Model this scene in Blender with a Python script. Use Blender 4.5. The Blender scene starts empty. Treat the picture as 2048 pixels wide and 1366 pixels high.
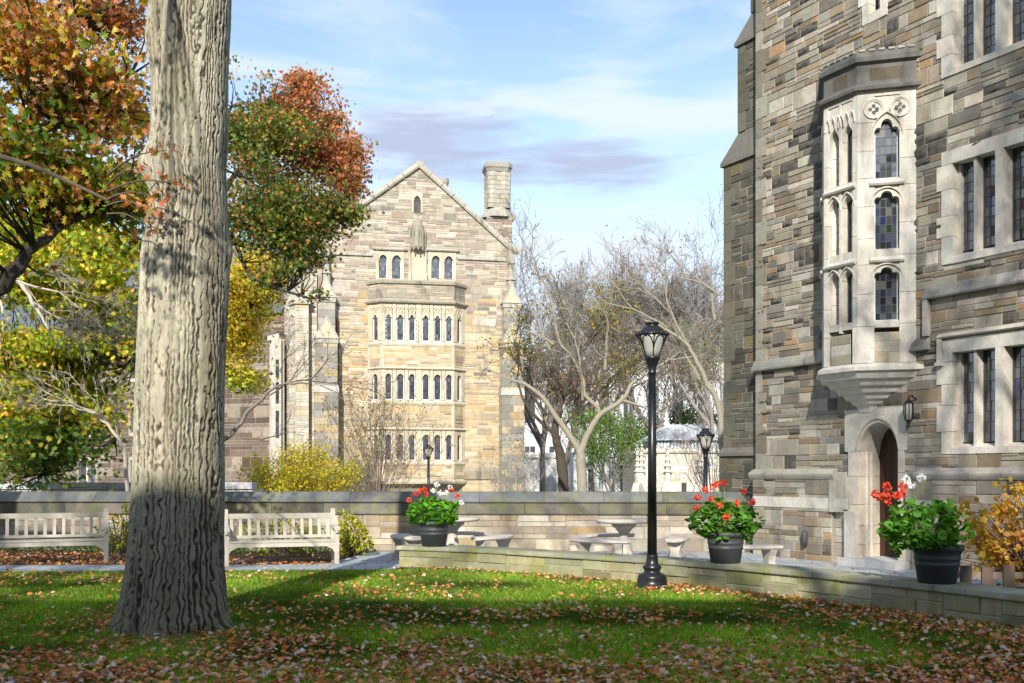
import bpy, math, random
import numpy as np
from mathutils import Vector, Matrix

# ------------------------------------------------------------------ camera, light, exposure
S = bpy.context.scene
COL = S.collection
F = 2000.0; CX = 1024.0; HY = 950.0; EYE = 1.6      # focal length in px of the 2048 px wide picture, horizon row, eye height
cam_d = bpy.data.cameras.new('camera'); cam = bpy.data.objects.new('camera', cam_d); COL.objects.link(cam)
cam_d.sensor_width = 36.0; cam_d.lens = 36.0 * F / 2048.0
cam_d.shift_y = (HY - 683.0) / 2048.0
cam_d.clip_start = 0.1; cam_d.clip_end = 3000
cam.location = (0, 0, EYE); cam.rotation_euler = (math.radians(90), 0, 0)
S.camera = cam
SUN_EL = math.radians(30.0)
SUN_H = Vector((-0.13, -0.99, 0)).normalized()
SUN = Vector((SUN_H.x * math.cos(SUN_EL), SUN_H.y * math.cos(SUN_EL), math.sin(SUN_EL)))
sun_d = bpy.data.lights.new('sun', 'SUN'); sun_d.energy = 4.0; sun_d.angle = math.radians(0.55); sun_d.color = (1.0, 0.93, 0.82)
sun = bpy.data.objects.new('sun', sun_d); COL.objects.link(sun)
sun.rotation_euler = SUN.to_track_quat('Z', 'Y').to_euler(); sun.location = (-30, -30, 30)
S.view_settings.view_transform = 'Standard'; S.view_settings.look = 'None'
S.view_settings.exposure = 0.78; S.view_settings.gamma = 1.0
try: S.view_settings.use_curve_mapping = False
except Exception: pass

W = bpy.data.worlds.new('World'); S.world = W; W.use_nodes = True
nt = W.node_tree; nt.nodes.clear()
def N(t, typ, **kw):
    n = t.nodes.new(typ)
    for k, v in kw.items(): setattr(n, k, v)
    return n
def LK(t, a, b): t.links.new(a, b)
def mth(t, op, a, b=None, c=None, clamp=False):
    n = N(t, 'ShaderNodeMath', operation=op, use_clamp=clamp)
    for i, v in enumerate((a, b, c)):
        if v is None: continue
        if isinstance(v, (int, float)): n.inputs[i].default_value = v
        else: LK(t, v, n.inputs[i])
    return n.outputs[0]
def mixc(t, fac, a, b, blend='MIX'):
    n = N(t, 'ShaderNodeMix', data_type='RGBA', blend_type=blend)
    for k, v in ((0, fac), (6, a), (7, b)):
        if isinstance(v, (int, float)): n.inputs[k].default_value = v
        elif isinstance(v, tuple): n.inputs[k].default_value = (v[0], v[1], v[2], 1)
        else: LK(t, v, n.inputs[k])
    return n.outputs[2]
def noise(t, vec, scale, detail=4.0, rough=0.55, dist=0.0):
    n = N(t, 'ShaderNodeTexNoise'); n.inputs['Scale'].default_value = scale; n.inputs['Detail'].default_value = detail
    n.inputs['Roughness'].default_value = rough; n.inputs['Distortion'].default_value = dist
    if vec is not None: LK(t, vec, n.inputs['Vector'])
    return n.outputs['Fac']
def ramp(t, v, a, b):
    n = N(t, 'ShaderNodeMapRange', clamp=True); n.interpolation_type = 'SMOOTHSTEP'
    LK(t, v, n.inputs[0]); n.inputs[1].default_value = a; n.inputs[2].default_value = b
    return n.outputs[0]
def mapping(t, vec, sc, loc=(0, 0, 0)):
    n = N(t, 'ShaderNodeMapping'); n.inputs['Scale'].default_value = sc; n.inputs['Location'].default_value = loc
    LK(t, vec, n.inputs['Vector']); return n.outputs[0]

sky = N(nt, 'ShaderNodeTexSky', sky_type='NISHITA'); sky.sun_disc = False
sky.sun_elevation = SUN_EL; sky.sun_rotation = math.atan2(SUN_H.x, SUN_H.y)
sky.air_density = 1.0; sky.dust_density = 0.6; sky.ozone_density = 1.2
tc = N(nt, 'ShaderNodeTexCoord'); sep = N(nt, 'ShaderNodeSeparateXYZ'); LK(nt, tc.outputs['Generated'], sep.inputs[0])
hz = mth(nt, 'MAXIMUM', mth(nt, 'SQRT', mth(nt, 'ADD', mth(nt, 'MULTIPLY', sep.outputs[0], sep.outputs[0]), mth(nt, 'MULTIPLY', sep.outputs[1], sep.outputs[1]))), 0.05)
elev = mth(nt, 'DIVIDE', sep.outputs[2], hz)
azx = mth(nt, 'ARCTAN2', sep.outputs[0], sep.outputs[1])
cmb = N(nt, 'ShaderNodeCombineXYZ'); LK(nt, azx, cmb.inputs[0]); LK(nt, mth(nt, 'MULTIPLY', elev, 3.2), cmb.inputs[1])
streak = ramp(nt, noise(nt, mapping(nt, cmb.outputs[0], (1.6, 1.6, 1), (1.7, 0.3, 0)), 2.6, 7, 0.52, 0.6), 0.42, 0.66)
veil = mth(nt, 'SUBTRACT', 1.0, ramp(nt, elev, 0.02, 0.52))
cloudf = mth(nt, 'ADD', mth(nt, 'MULTIPLY', streak, 0.72), mth(nt, 'MULTIPLY', veil, 0.78), clamp=True)
def blob(cx, cy, rx, ry):
    dx = mth(nt, 'DIVIDE', mth(nt, 'SUBTRACT', azx, cx), rx); dy = mth(nt, 'DIVIDE', mth(nt, 'SUBTRACT', elev, cy), ry)
    return mth(nt, 'SUBTRACT', 1.0, mth(nt, 'ADD', mth(nt, 'MULTIPLY', dx, dx), mth(nt, 'MULTIPLY', dy, dy)))
gb = mth(nt, 'MAXIMUM', blob(-0.075, 0.332, 0.105, 0.040), blob(0.050, 0.308, 0.115, 0.028))
gn = noise(nt, mapping(nt, cmb.outputs[0], (3.0, 5.0, 1), (0.4, 0.1, 0)), 3.2, 8, 0.58, 0.3)
grey = ramp(nt, mth(nt, 'ADD', gb, mth(nt, 'MULTIPLY', mth(nt, 'SUBTRACT', gn, 0.5), 3.6)), -0.45, 1.15)
bg1 = N(nt, 'ShaderNodeBackground'); LK(nt, sky.outputs[0], bg1.inputs[0]); bg1.inputs[1].default_value = 0.15
bg2 = N(nt, 'ShaderNodeBackground'); bg2.inputs[0].default_value = (0.74, 0.83, 0.98, 1); bg2.inputs[1].default_value = 0.69
bg3 = N(nt, 'ShaderNodeBackground'); bg3.inputs[0].default_value = (0.53, 0.60, 0.80, 1); bg3.inputs[1].default_value = 0.58
ms = N(nt, 'ShaderNodeMixShader'); LK(nt, cloudf, ms.inputs[0]); LK(nt, bg1.outputs[0], ms.inputs[1]); LK(nt, bg2.outputs[0], ms.inputs[2])
ms2 = N(nt, 'ShaderNodeMixShader'); LK(nt, mth(nt, 'MULTIPLY', grey, 0.92), ms2.inputs[0]); LK(nt, ms.outputs[0], ms2.inputs[1]); LK(nt, bg3.outputs[0], ms2.inputs[2])
wo = N(nt, 'ShaderNodeOutputWorld'); LK(nt, ms2.outputs[0], wo.inputs[0])

# ------------------------------------------------------------------ helpers
def P(x, y, Y): return Vector(((x - CX) / F * Y, Y, EYE - (y - HY) / F * Y))
def zat(y, Y): return EYE + (HY - y) / F * Y
def tag(o, label=None, cat=None, group=None, kind=None):
    if label: o['label'] = label
    if cat: o['category'] = cat
    if group: o['group'] = group
    if kind: o['kind'] = kind
    return o
def empty(name, loc=(0, 0, 0), rz=0.0, label=None, cat=None, group=None):
    o = bpy.data.objects.new(name, None); COL.objects.link(o); o.location = loc; o.rotation_euler = (0, 0, rz)
    o.empty_display_size = 0.2
    return tag(o, label, cat, group)
class MB:
    def __init__(s): s.v = []; s.f = []; s.c = []; s.m = []
    def add(s, vs, fs, col=(1, 1, 1), m=0):
        b = len(s.v); s.v += [tuple(p) for p in vs]
        for f in fs: s.f.append(tuple(b + i for i in f)); s.c.append(col); s.m.append(m)
    def box(s, a, b, col=(1, 1, 1), m=0, T=None):
        x0, y0, z0 = a; x1, y1, z1 = b
        vs = [(x0, y0, z0), (x1, y0, z0), (x1, y1, z0), (x0, y1, z0), (x0, y0, z1), (x1, y0, z1), (x1, y1, z1), (x0, y1, z1)]
        if T: vs = [T(*p) for p in vs]
        s.add(vs, [(0, 3, 2, 1), (4, 5, 6, 7), (0, 1, 5, 4), (1, 2, 6, 5), (2, 3, 7, 6), (3, 0, 4, 7)], col, m)
    def loft(s, rings, col=(1, 1, 1), m=0, caps=True):
        n = len(rings[0]); b = len(s.v)
        for r in rings: s.v += [tuple(p) for p in r]
        for k in range(len(rings) - 1):
            for i in range(n):
                j = (i + 1) % n
                s.f.append((b + k * n + i, b + k * n + j, b + (k + 1) * n + j, b + (k + 1) * n + i)); s.c.append(col); s.m.append(m)
        if caps:
            s.f.append(tuple(b + i for i in range(n))[::-1]); s.c.append(col); s.m.append(m)
            s.f.append(tuple(b + (len(rings) - 1) * n + i for i in range(n))); s.c.append(col); s.m.append(m)
    def lathe(s, prof, n=24, c=(0, 0, 0), col=(1, 1, 1), m=0, caps=True, lobes=0, amp=0):
        rings = []
        for r, z in prof:
            ring = []
            for i in range(n):
                a = 2 * math.pi * i / n; q = r * (1 + (amp * math.cos(lobes * a) if lobes else 0))
                ring.append((c[0] + q * math.cos(a), c[1] + q * math.sin(a), c[2] + z))
            rings.append(ring)
        s.loft(rings, col, m, caps)
    def tube(s, pts, rad, k=6, col=(1, 1, 1), m=0, caps=True):
        pts = [Vector(p) for p in pts]; rings = []
        prev = None
        for i, p in enumerate(pts):
            d = (pts[min(i + 1, len(pts) - 1)] - pts[max(i - 1, 0)])
            d = d.normalized() if d.length > 1e-9 else Vector((0, 0, 1))
            if prev is None:
                a = d.orthogonal().normalized()
            else:
                a = prev - d * prev.dot(d)
                a = a.normalized() if a.length > 1e-6 else d.orthogonal().normalized()
            prev = a; bb = d.cross(a); r = rad[i]
            rings.append([p + (a * math.cos(2 * math.pi * j / k) + bb * math.sin(2 * math.pi * j / k)) * r for j in range(k)])
        s.loft(rings, col, m, caps)
    def build(s, name, mats, parent=None, smooth=False, loc=None):
        me = bpy.data.meshes.new(name); me.from_pydata(s.v, [], s.f)
        if not isinstance(mats, (list, tuple)): mats = [mats]
        for q in mats: me.materials.append(q)
        me.polygons.foreach_set('material_index', s.m)
        at = me.color_attributes.new('Col', 'FLOAT_COLOR', 'CORNER')
        arr = np.ones((len(me.loops), 4), np.float32)
        lens = np.array([len(f) for f in s.f]); cc = np.array([c[:3] for c in s.c], np.float32)
        arr[:, :3] = np.repeat(cc, lens, axis=0); at.data.foreach_set('color', arr.ravel())
        if smooth: me.polygons.foreach_set('use_smooth', [True] * len(me.polygons))
        me.update()
        o = bpy.data.objects.new(name, me); COL.objects.link(o)
        if parent is not None: o.parent = parent
        if loc is not None: o.location = loc
        return o
def mesh_np(name, V, loops, starts, counts, cols, mats, parent=None, smooth=False, midx=None):
    """V (n,3), loops flat index array, per-face start/count, cols per face (m,3)"""
    me = bpy.data.meshes.new(name)
    me.vertices.add(len(V)); me.vertices.foreach_set('co', np.asarray(V, np.float32).ravel())
    me.loops.add(len(loops)); me.loops.foreach_set('vertex_index', np.asarray(loops, np.int32))
    me.polygons.add(len(starts)); me.polygons.foreach_set('loop_start', np.asarray(starts, np.int32))
    if not isinstance(mats, (list, tuple)): mats = [mats]
    for q in mats: me.materials.append(q)
    if midx is not None: me.polygons.foreach_set('material_index', np.asarray(midx, np.int32))
    me.update(calc_edges=True)
    at = me.color_attributes.new('Col', 'FLOAT_COLOR', 'CORNER')
    arr = np.ones((len(loops), 4), np.float32); arr[:, :3] = np.repeat(np.asarray(cols, np.float32), counts, axis=0)
    at.data.foreach_set('color', arr.ravel())
    if smooth: me.polygons.foreach_set('use_smooth', np.ones(len(starts), bool))
    me.validate()
    o = bpy.data.objects.new(name, me); COL.objects.link(o)
    if parent is not None: o.parent = parent
    return o

# ------------------------------------------------------------------ materials
def base_mat(name, rough=0.8, spec=0.3):
    m = bpy.data.materials.new(name); m.use_nodes = True; t = m.node_tree
    b = t.nodes['Principled BSDF']; b.inputs['Roughness'].default_value = rough
    b.inputs['Specular IOR Level'].default_value = spec
    return m, t, b
def stone_mat(name, mul=1.0, stain=0.5, stain_col=(0.10, 0.10, 0.09), moss=0.0, nscale=9.0, bump=0.5, tint=0.0):
    m, t, b = base_mat(name, 0.88, 0.25)
    at = N(t, 'ShaderNodeAttribute', attribute_name='Col'); tcn = N(t, 'ShaderNodeTexCoord'); v = tcn.outputs['Object']
    c = at.outputs['Color']
    n1 = noise(t, v, nscale, 6, 0.62); n2 = noise(t, v, nscale * 5, 5, 0.65)
    f = mth(t, 'ADD', mth(t, 'MULTIPLY', n1, 0.75), mth(t, 'MULTIPLY', n2, 0.55))
    f = mth(t, 'MULTIPLY', mth(t, 'ADD', f, 0.35), mul)
    c = mixc(t, 1.0, c, f, 'MULTIPLY')
    n = N(t, 'ShaderNodeCombineColor'); LK(t, f, n.inputs[0]); LK(t, f, n.inputs[1]); LK(t, f, n.inputs[2])
    c = mixc(t, 1.0, at.outputs['Color'], n.outputs[0], 'MULTIPLY')
    # weather streaks that run down the face
    st = noise(t, mapping(t, v, (1.0, 1.0, 0.22)), 2.2, 6, 0.6, 0.4)
    c = mixc(t, mth(t, 'MULTIPLY', ramp(t, st, 0.52, 0.74), stain), c, stain_col)
    if tint > 0: c = mixc(t, mth(t, 'MULTIPLY', ramp(t, noise(t, v, 0.9, 5, 0.6, 0.6), 0.42, 0.68), tint), c, (0.22, 0.165, 0.105))
    if moss > 0:
        mo = noise(t, v, 3.1, 5, 0.6, 0.5)
        c = mixc(t, mth(t, 'MULTIPLY', ramp(t, mo, 0.44, 0.66), moss), c, (0.24, 0.25, 0.08))
    LK(t, c, b.inputs['Base Color'])
    bp = N(t, 'ShaderNodeBump'); bp.inputs['Strength'].default_value = bump; bp.inputs['Distance'].default_value = 0.02
    LK(t, mth(t, 'ADD', n1, mth(t, 'MULTIPLY', n2, 0.6)), bp.inputs['Height']); LK(t, bp.outputs[0], b.inputs['Normal'])
    return m
def plain_mat(name, col, rough=0.6, spec=0.4, var=0.25, scale=6.0, bump=0.1, metal=0.0, use_attr=False):
    m, t, b = base_mat(name, rough, spec); b.inputs['Metallic'].default_value = metal
    tcn = N(t, 'ShaderNodeTexCoord'); n1 = noise(t, tcn.outputs['Object'], scale, 6, 0.6)
    k = mth(t, 'ADD', mth(t, 'MULTIPLY', mth(t, 'SUBTRACT', n1, 0.5), var * 2), 1.0)
    nn = N(t, 'ShaderNodeCombineColor'); [LK(t, k, nn.inputs[i]) for i in range(3)]
    src = N(t, 'ShaderNodeAttribute', attribute_name='Col').outputs['Color'] if use_attr else col
    c = mixc(t, 1.0, nn.outputs[0], src, 'MULTIPLY'); LK(t, c, b.inputs['Base Color'])
    if bump:
        bp = N(t, 'ShaderNodeBump'); bp.inputs['Strength'].default_value = bump; bp.inputs['Distance'].default_value = 0.01
        LK(t, n1, bp.inputs['Height']); LK(t, bp.outputs[0], b.inputs['Normal'])
    return m
def leaf_mat(name, trans=0.4, rough=0.55):
    m, t, b = base_mat(name, rough, 0.25)
    at = N(t, 'ShaderNodeAttribute', attribute_name='Col'); LK(t, at.outputs['Color'], b.inputs['Base Color'])
    tr = N(t, 'ShaderNodeBsdfTranslucent')
    br = N(t, 'ShaderNodeHueSaturation'); br.inputs['Saturation'].default_value = 1.15; br.inputs['Value'].default_value = 1.5
    LK(t, at.outputs['Color'], br.inputs['Color']); LK(t, br.outputs[0], tr.inputs['Color'])
    mx = N(t, 'ShaderNodeMixShader'); mx.inputs[0].default_value = trans
    LK(t, b.outputs[0], mx.inputs[1]); LK(t, tr.outputs[0], mx.inputs[2])
    LK(t, mx.outputs[0], t.nodes['Material Output'].inputs[0]); return m
M = {}
M['stone'] = stone_mat('weathered_ashlar', 0.84, 0.6, (0.095, 0.086, 0.078), tint=0.28)
M['lime'] = stone_mat('pale_limestone', 0.86, 0.6, (0.22, 0.205, 0.17), 0, 5, 0.3)
M['limedark'] = stone_mat('weathered_coping_stone', 0.72, 0.75, (0.07, 0.067, 0.06), 0.0, 5, 0.4)
M['mossy'] = stone_mat('mossy_stone', 0.85, 0.65, (0.07, 0.07, 0.035), 0.8, 6, 0.6)
M['dcop'] = stone_mat('dark_coping_stone', 0.9, 0.45, (0.05, 0.05, 0.05), 0.42, 5, 0.4)
M['buff'] = stone_mat('buff_sandstone', 0.84, 0.55, (0.20, 0.17, 0.13), 0, 4, 0.35, tint=0.22)
M['pale'] = stone_mat('pale_marble', 1.0, 0.2, (0.45, 0.44, 0.42), 0, 2, 0.2)
M['wingstone'] = stone_mat('brown_stone', 0.9, 0.5, (0.07, 0.05, 0.045), 0, 3, 0.4)
M['slate'] = plain_mat('slate', (0.10, 0.12, 0.15), 0.6, 0.4, 0.4, 4)
M['metalroof'] = plain_mat('metal_roof', (0.62, 0.66, 0.7), 0.4, 0.5, 0.06, 3, 0.02)
M['lead'] = plain_mat('lead_came', (0.06, 0.065, 0.07), 0.5, 0.4, 0.1, 9, 0)
M['paint'] = plain_mat('white_window_metal', (0.72, 0.73, 0.72), 0.5, 0.4, 0.1, 9, 0)
M['black'] = plain_mat('black_paint', (0.012, 0.013, 0.015), 0.32, 0.5, 0.3, 12, 0.08)
M['wood'] = plain_mat('dark_oak_wood', (0.055, 0.025, 0.014), 0.5, 0.4, 0.5, 14)
M['orangewood'] = plain_mat('orange_wood', (0.32, 0.13, 0.03), 0.5, 0.4, 0.3, 14)
M['bench'] = plain_mat('weathered_teak', (0.47, 0.435, 0.375), 0.8, 0.2, 0.28, 7, 0.25)
M['conc'] = plain_mat('cast_stone', (0.50, 0.46, 0.40), 0.85, 0.2, 0.3, 7, 0.35)
M['pot'] = plain_mat('grey_plastic', (0.05, 0.057, 0.065), 0.5, 0.35, 0.12, 5, 0.03)
M['leaf'] = leaf_mat('leaves', 0.38)
M['petal'] = leaf_mat('petals', 0.3)
M['dryleaf'] = leaf_mat('dry_leaves', 0.12, 0.6)
M['grass'] = leaf_mat('grass_blades', 0.5, 0.5)
M['twig'] = plain_mat('twig_bark', (1, 1, 1), 0.9, 0.15, 0.35, 8, 0.2, use_attr=True)
M['soil'] = plain_mat('mulch', (0.06, 0.04, 0.028), 0.95, 0.1, 0.7, 26, 0.8)
def glass_mat(name):
    m, t, b = base_mat(name, 0.06, 0.9)
    at = N(t, 'ShaderNodeAttribute', attribute_name='Col'); LK(t, at.outputs['Color'], b.inputs['Base Color'])
    b.inputs['IOR'].default_value = 1.75
    return m
M['glass'] = glass_mat('window_glass')
m, t, b = base_mat('frosted_glass', 0.25, 0.5); b.inputs['Base Color'].default_value = (0.72, 0.72, 0.66, 1)
tr = N(t, 'ShaderNodeBsdfTranslucent'); tr.inputs[0].default_value = (0.8, 0.8, 0.75, 1); mx = N(t, 'ShaderNodeMixShader'); mx.inputs[0].default_value = 0.45
LK(t, b.outputs[0], mx.inputs[1]); LK(t, tr.outputs[0], mx.inputs[2]); LK(t, mx.outputs[0], t.nodes['Material Output'].inputs[0]); M['frost'] = m
# bark: colour from the furrow depth stored on the mesh
m, t, b = base_mat('oak_bark', 0.9, 0.15)
at = N(t, 'ShaderNodeAttribute', attribute_name='Col'); tcn = N(t, 'ShaderNodeTexCoord')
n1 = noise(t, mapping(t, tcn.outputs['Object'], (1, 1, 0.35)), 16, 7, 0.65); n2 = noise(t, tcn.outputs['Object'], 2.2, 4, 0.6)
k = mth(t, 'ADD', mth(t, 'MULTIPLY', n1, 0.9), 0.5); nn = N(t, 'ShaderNodeCombineColor'); [LK(t, k, nn.inputs[i]) for i in range(3)]
c = mixc(t, 1.0, at.outputs['Color'], nn.outputs[0], 'MULTIPLY')
c = mixc(t, mth(t, 'MULTIPLY', ramp(t, n2, 0.5, 0.7), 0.35), c, (0.19, 0.20, 0.10)); LK(t, c, b.inputs['Base Color'])
bp = N(t, 'ShaderNodeBump'); bp.inputs['Strength'].default_value = 0.4; bp.inputs['Distance'].default_value = 0.015; LK(t, n1, bp.inputs['Height']); LK(t, bp.outputs[0], b.inputs['Normal'])
M['bark'] = m
# lawn soil/grass base
m, t, b = base_mat('lawn_ground', 0.9, 0.1); tcn = N(t, 'ShaderNodeTexCoord'); v = tcn.outputs['Object']
n1 = noise(t, v, 60, 6, 0.7); n2 = noise(t, v, 0.7, 4, 0.6)
c = mixc(t, n1, (0.04, 0.09, 0.01), (0.12, 0.22, 0.02)); c = mixc(t, ramp(t, n2, 0.5, 0.75), c, (0.07, 0.085, 0.02)); LK(t, c, b.inputs['Base Color'])
bp = N(t, 'ShaderNodeBump'); bp.inputs['Strength'].default_value = 0.9; bp.inputs['Distance'].default_value = 0.03; LK(t, n1, bp.inputs['Height']); LK(t, bp.outputs[0], b.inputs['Normal']); M['lawn'] = m
# flagstone paving
m, t, b = base_mat('bluestone_paving', 0.75, 0.3); tcn = N(t, 'ShaderNodeTexCoord'); v = tcn.outputs['Object']
br = N(t, 'ShaderNodeTexBrick'); br.inputs['Scale'].default_value = 1.0; br.inputs['Mortar Size'].default_value = 0.012; br.inputs['Brick Width'].default_value = 0.9; br.inputs['Row Height'].default_value = 0.6
br.inputs['Color1'].default_value = (0.30, 0.34, 0.37, 1); br.inputs['Color2'].default_value = (0.40, 0.43, 0.44, 1); br.inputs['Mortar'].default_value = (0.12, 0.12, 0.10, 1)
LK(t, v, br.inputs['Vector']); n1 = noise(t, v, 5, 6, 0.6); k = mth(t, 'ADD', mth(t, 'MULTIPLY', n1, 0.8), 0.6); nn = N(t, 'ShaderNodeCombineColor'); [LK(t, k, nn.inputs[i]) for i in range(3)]
LK(t, mixc(t, 1.0, br.outputs[0], nn.outputs[0], 'MULTIPLY'), b.inputs['Base Color']); M['paving'] = m

# ------------------------------------------------------------------ value noise for meshes
_rs = np.random.RandomState(7); _L = _rs.rand(64, 64, 64).astype(np.float32)
def vnoise(x, y, z):
    xi = np.floor(x).astype(int); yi = np.floor(y).astype(int); zi = np.floor(z).astype(int)
    fx = x - xi; fy = y - yi; fz = z - zi
    fx = fx * fx * (3 - 2 * fx); fy = fy * fy * (3 - 2 * fy); fz = fz * fz * (3 - 2 * fz)
    g = lambda a, b, c: _L[(xi + a) & 63, (yi + b) & 63, (zi + c) & 63]
    return ((g(0,0,0)*(1-fx)+g(1,0,0)*fx)*(1-fy)+(g(0,1,0)*(1-fx)+g(1,1,0)*fx)*fy)*(1-fz)+((g(0,0,1)*(1-fx)+g(1,0,1)*fx)*(1-fy)+(g(0,1,1)*(1-fx)+g(1,1,1)*fx)*fy)*fz
def fbm(x, y, z, o=4):
    s = 0; a = 0.5; n = 0
    for i in range(o): s = s + a * vnoise(x * 2**i + 3.1 * i, y * 2**i + 1.7 * i, z * 2**i + 5.3 * i); n += a; a *= 0.5
    return s / n

# ------------------------------------------------------------------ leaves, branches
def half_leaf(outline):           # outline of the right half as (x, y) from base to tip; folded along the midrib
    n = len(outline); V = [(0, y, 0) for _, y in (outline[0], outline[-1])]
    R = [(x, y, -0.25 * x) for x, y in outline[1:-1]]; Lf = [(-x, y, -0.25 * x) for x, y in outline[1:-1]]
    V = [(0, outline[0][1], 0)] + R + [(0, outline[-1][1], 0)] + Lf
    k = len(R); f1 = [0] + list(range(1, k + 1)) + [k + 1]; f2 = [0, k + 1] + list(range(2 * k + 1, k + 1, -1))
    return np.array(V, np.float32), [f1, f2]
OAK = half_leaf([(0, -0.5), (0.05, -0.3), (0.24, -0.32), (0.12, -0.15), (0.42, -0.05), (0.16, 0.08), (0.36, 0.27), (0.10, 0.27), (0, 0.5)])
SIMPLE = half_leaf([(0, -0.5), (0.24, -0.1), (0.14, 0.15), (0.2, 0.25), (0, 0.5)])
OVAL = half_leaf([(0, -0.5), (0.22, -0.2), (0.26, 0.1), (0, 0.5)])
ROUND = half_leaf([(0, -0.42), (0.32, -0.48), (0.5, -0.1), (0.4, 0.32), (0, 0.5)])
BLADE = (np.array([(-0.5, 0, 0), (0.5, 0, 0), (0, 0, 1)], np.float32), [[0, 1, 2]])
def leaf_object(name, tmpl, C, size, cols, mat, rs, parent=None, flat=0.0, updir=None, rot=None):
    """one leaf per centre C; flat=1 lies on the ground"""
    n = len(C); V0, Fs = tmpl
    C = np.asarray(C, np.float32); size = np.broadcast_to(np.asarray(size, np.float32), (n,))
    nrm = rs.normal(size=(n, 3)); nrm[:, 2] = np.abs(nrm[:, 2]) + flat * 4; nrm /= np.linalg.norm(nrm, axis=1)[:, None]
    t1 = rs.normal(size=(n, 3)); t1 -= nrm * (t1 * nrm).sum(1)[:, None]; t1 /= np.linalg.norm(t1, axis=1)[:, None]
    t2 = np.cross(nrm, t1)
    V = C[:, None, :] + size[:, None, None] * (V0[None, :, 0:1] * t1[:, None, :] + V0[None, :, 1:2] * t2[:, None, :] + V0[None, :, 2:3] * nrm[:, None, :])
    V = V.reshape(-1, 3); nv = len(V0)
    lp = np.concatenate([np.array(f) for f in Fs]); cnt = np.array([len(f) for f in Fs])
    loops = (lp[None, :] + (np.arange(n) * nv)[:, None]).ravel()
    counts = np.tile(cnt, n); starts = np.concatenate([[0], np.cumsum(counts)[:-1]])
    fc = np.repeat(cols, len(Fs), axis=0)
    return mesh_np(name, V, loops, starts, counts, fc, mat, parent)
def palette(rs, n, pal, wts, jit=0.25):
    pal = np.array(pal); w = np.array(wts, float); w /= w.sum()
    c = pal[rs.choice(len(pal), n, p=w)]
    return np.clip(c * (1 + jit * rs.uniform(-1, 1, (n, 1))) * (1 + 0.12 * rs.uniform(-1, 1, (n, 3))), 0.004, 0.95)
class Branches:
    def __init__(s): s.mb = MB()
    def limb(s, pts, r0, r1, k=6, col=(0.1, 0.08, 0.06), wob=0.0, rnd=None, sub=4):
        pts = [Vector(p) for p in pts]; out = []
        for i in range(len(pts) - 1):                    # Catmull-Rom through the points
            p0 = pts[max(i - 1, 0)]; p1 = pts[i]; p2 = pts[i + 1]; p3 = pts[min(i + 2, len(pts) - 1)]
            for q in range(sub):
                u = q / sub
                out.append(0.5 * ((2 * p1) + (p2 - p0) * u + (2 * p0 - 5 * p1 + 4 * p2 - p3) * u * u + (3 * p1 - p0 - 3 * p2 + p3) * u ** 3))
        out.append(pts[-1])
        if wob and rnd:
            for i in range(1, len(out)): out[i] = out[i] + Vector((rnd.uniform(-1, 1), rnd.uniform(-1, 1), rnd.uniform(-1, 1))) * wob
        n = len(out); rad = [r0 + (r1 - r0) * (i / (n - 1)) ** 0.8 for i in range(n)]
        s.mb.tube(out, rad, k, col); return out
def grow(br, p, d, r, L, depth, rnd, col, tips, up=0.12, spread=0.6, kids=(2, 3), minr=0.004, wob=0.18, shrink=0.74, limit=None):
    """a recursive bare branch"""
    n = 3 if depth < 3 else 4; pts = [p.copy()]; q = p.copy(); dd = d.copy()
    for i in range(n):
        dd = (dd + Vector((rnd.uniform(-1, 1), rnd.uniform(-1, 1), rnd.uniform(-1, 1))) * wob + Vector((0, 0, up))).normalized()
        q = q + dd * (L / n); pts.append(q.copy())
    r1 = max(r * 0.62, minr); k = 3 if r < 0.03 else (5 if r < 0.1 else 8)
    br.mb.tube(pts, [r + (r1 - r) * i / n for i in range(n + 1)], k, col, caps=False)
    tips.append((q.copy(), depth))
    if depth <= 0: return
    for j in range(rnd.randint(*kids)):
        pt = pts[rnd.randint(max(1, n - 2), n)] if j else q
        ax = dd.orthogonal().normalized(); ax.rotate(Matrix.Rotation(rnd.uniform(0, 2 * math.pi), 3, dd))
        nd = (dd + ax * rnd.uniform(0.5, 1.3) * spread).normalized()
        grow(br, pt, nd, r1 * (1 if j == 0 else 0.8), L * shrink * rnd.uniform(0.75, 1.15), depth - 1, rnd, col, tips, up, spread, kids, minr, wob, shrink)
    for j in range(1 if depth > 3 else 2):     # side shoots
        pt = pts[rnd.randint(1, n - 1)]; ax = dd.orthogonal().normalized(); ax.rotate(Matrix.Rotation(rnd.uniform(0, 2 * math.pi), 3, dd))
        if rnd.random() < 0.75: grow(br, pt, (dd * 0.5 + ax * spread * 1.4).normalized(), max(r1 * 0.45, minr), L * 0.5, min(depth - 2, 2) if depth > 2 else 0, rnd, col, tips, up, spread, (1, 2), minr, wob, shrink)
def ell_clusters(rs, ells, n):
    """cluster centres inside ellipsoids given as (centre, radii, weight)"""
    w = np.array([e[2] for e in ells], float); w /= w.sum(); ch = rs.choice(len(ells), n, p=w); out = np.zeros((n, 3))
    for i, k in enumerate(ch):
        v = rs.normal(size=3); v /= np.linalg.norm(v); out[i] = np.array(ells[k][0]) + v * np.array(ells[k][1]) * min(1.45, abs(rs.normal()) * .55 + .22)
    return out, ch
def spray(rs, centres, per, rad, flatten=0.45):
    n = len(centres); C = np.repeat(centres, per, axis=0); off = rs.normal(size=(n * per, 3)) * rad; off[:, 2] *= flatten
    return C + off

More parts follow.
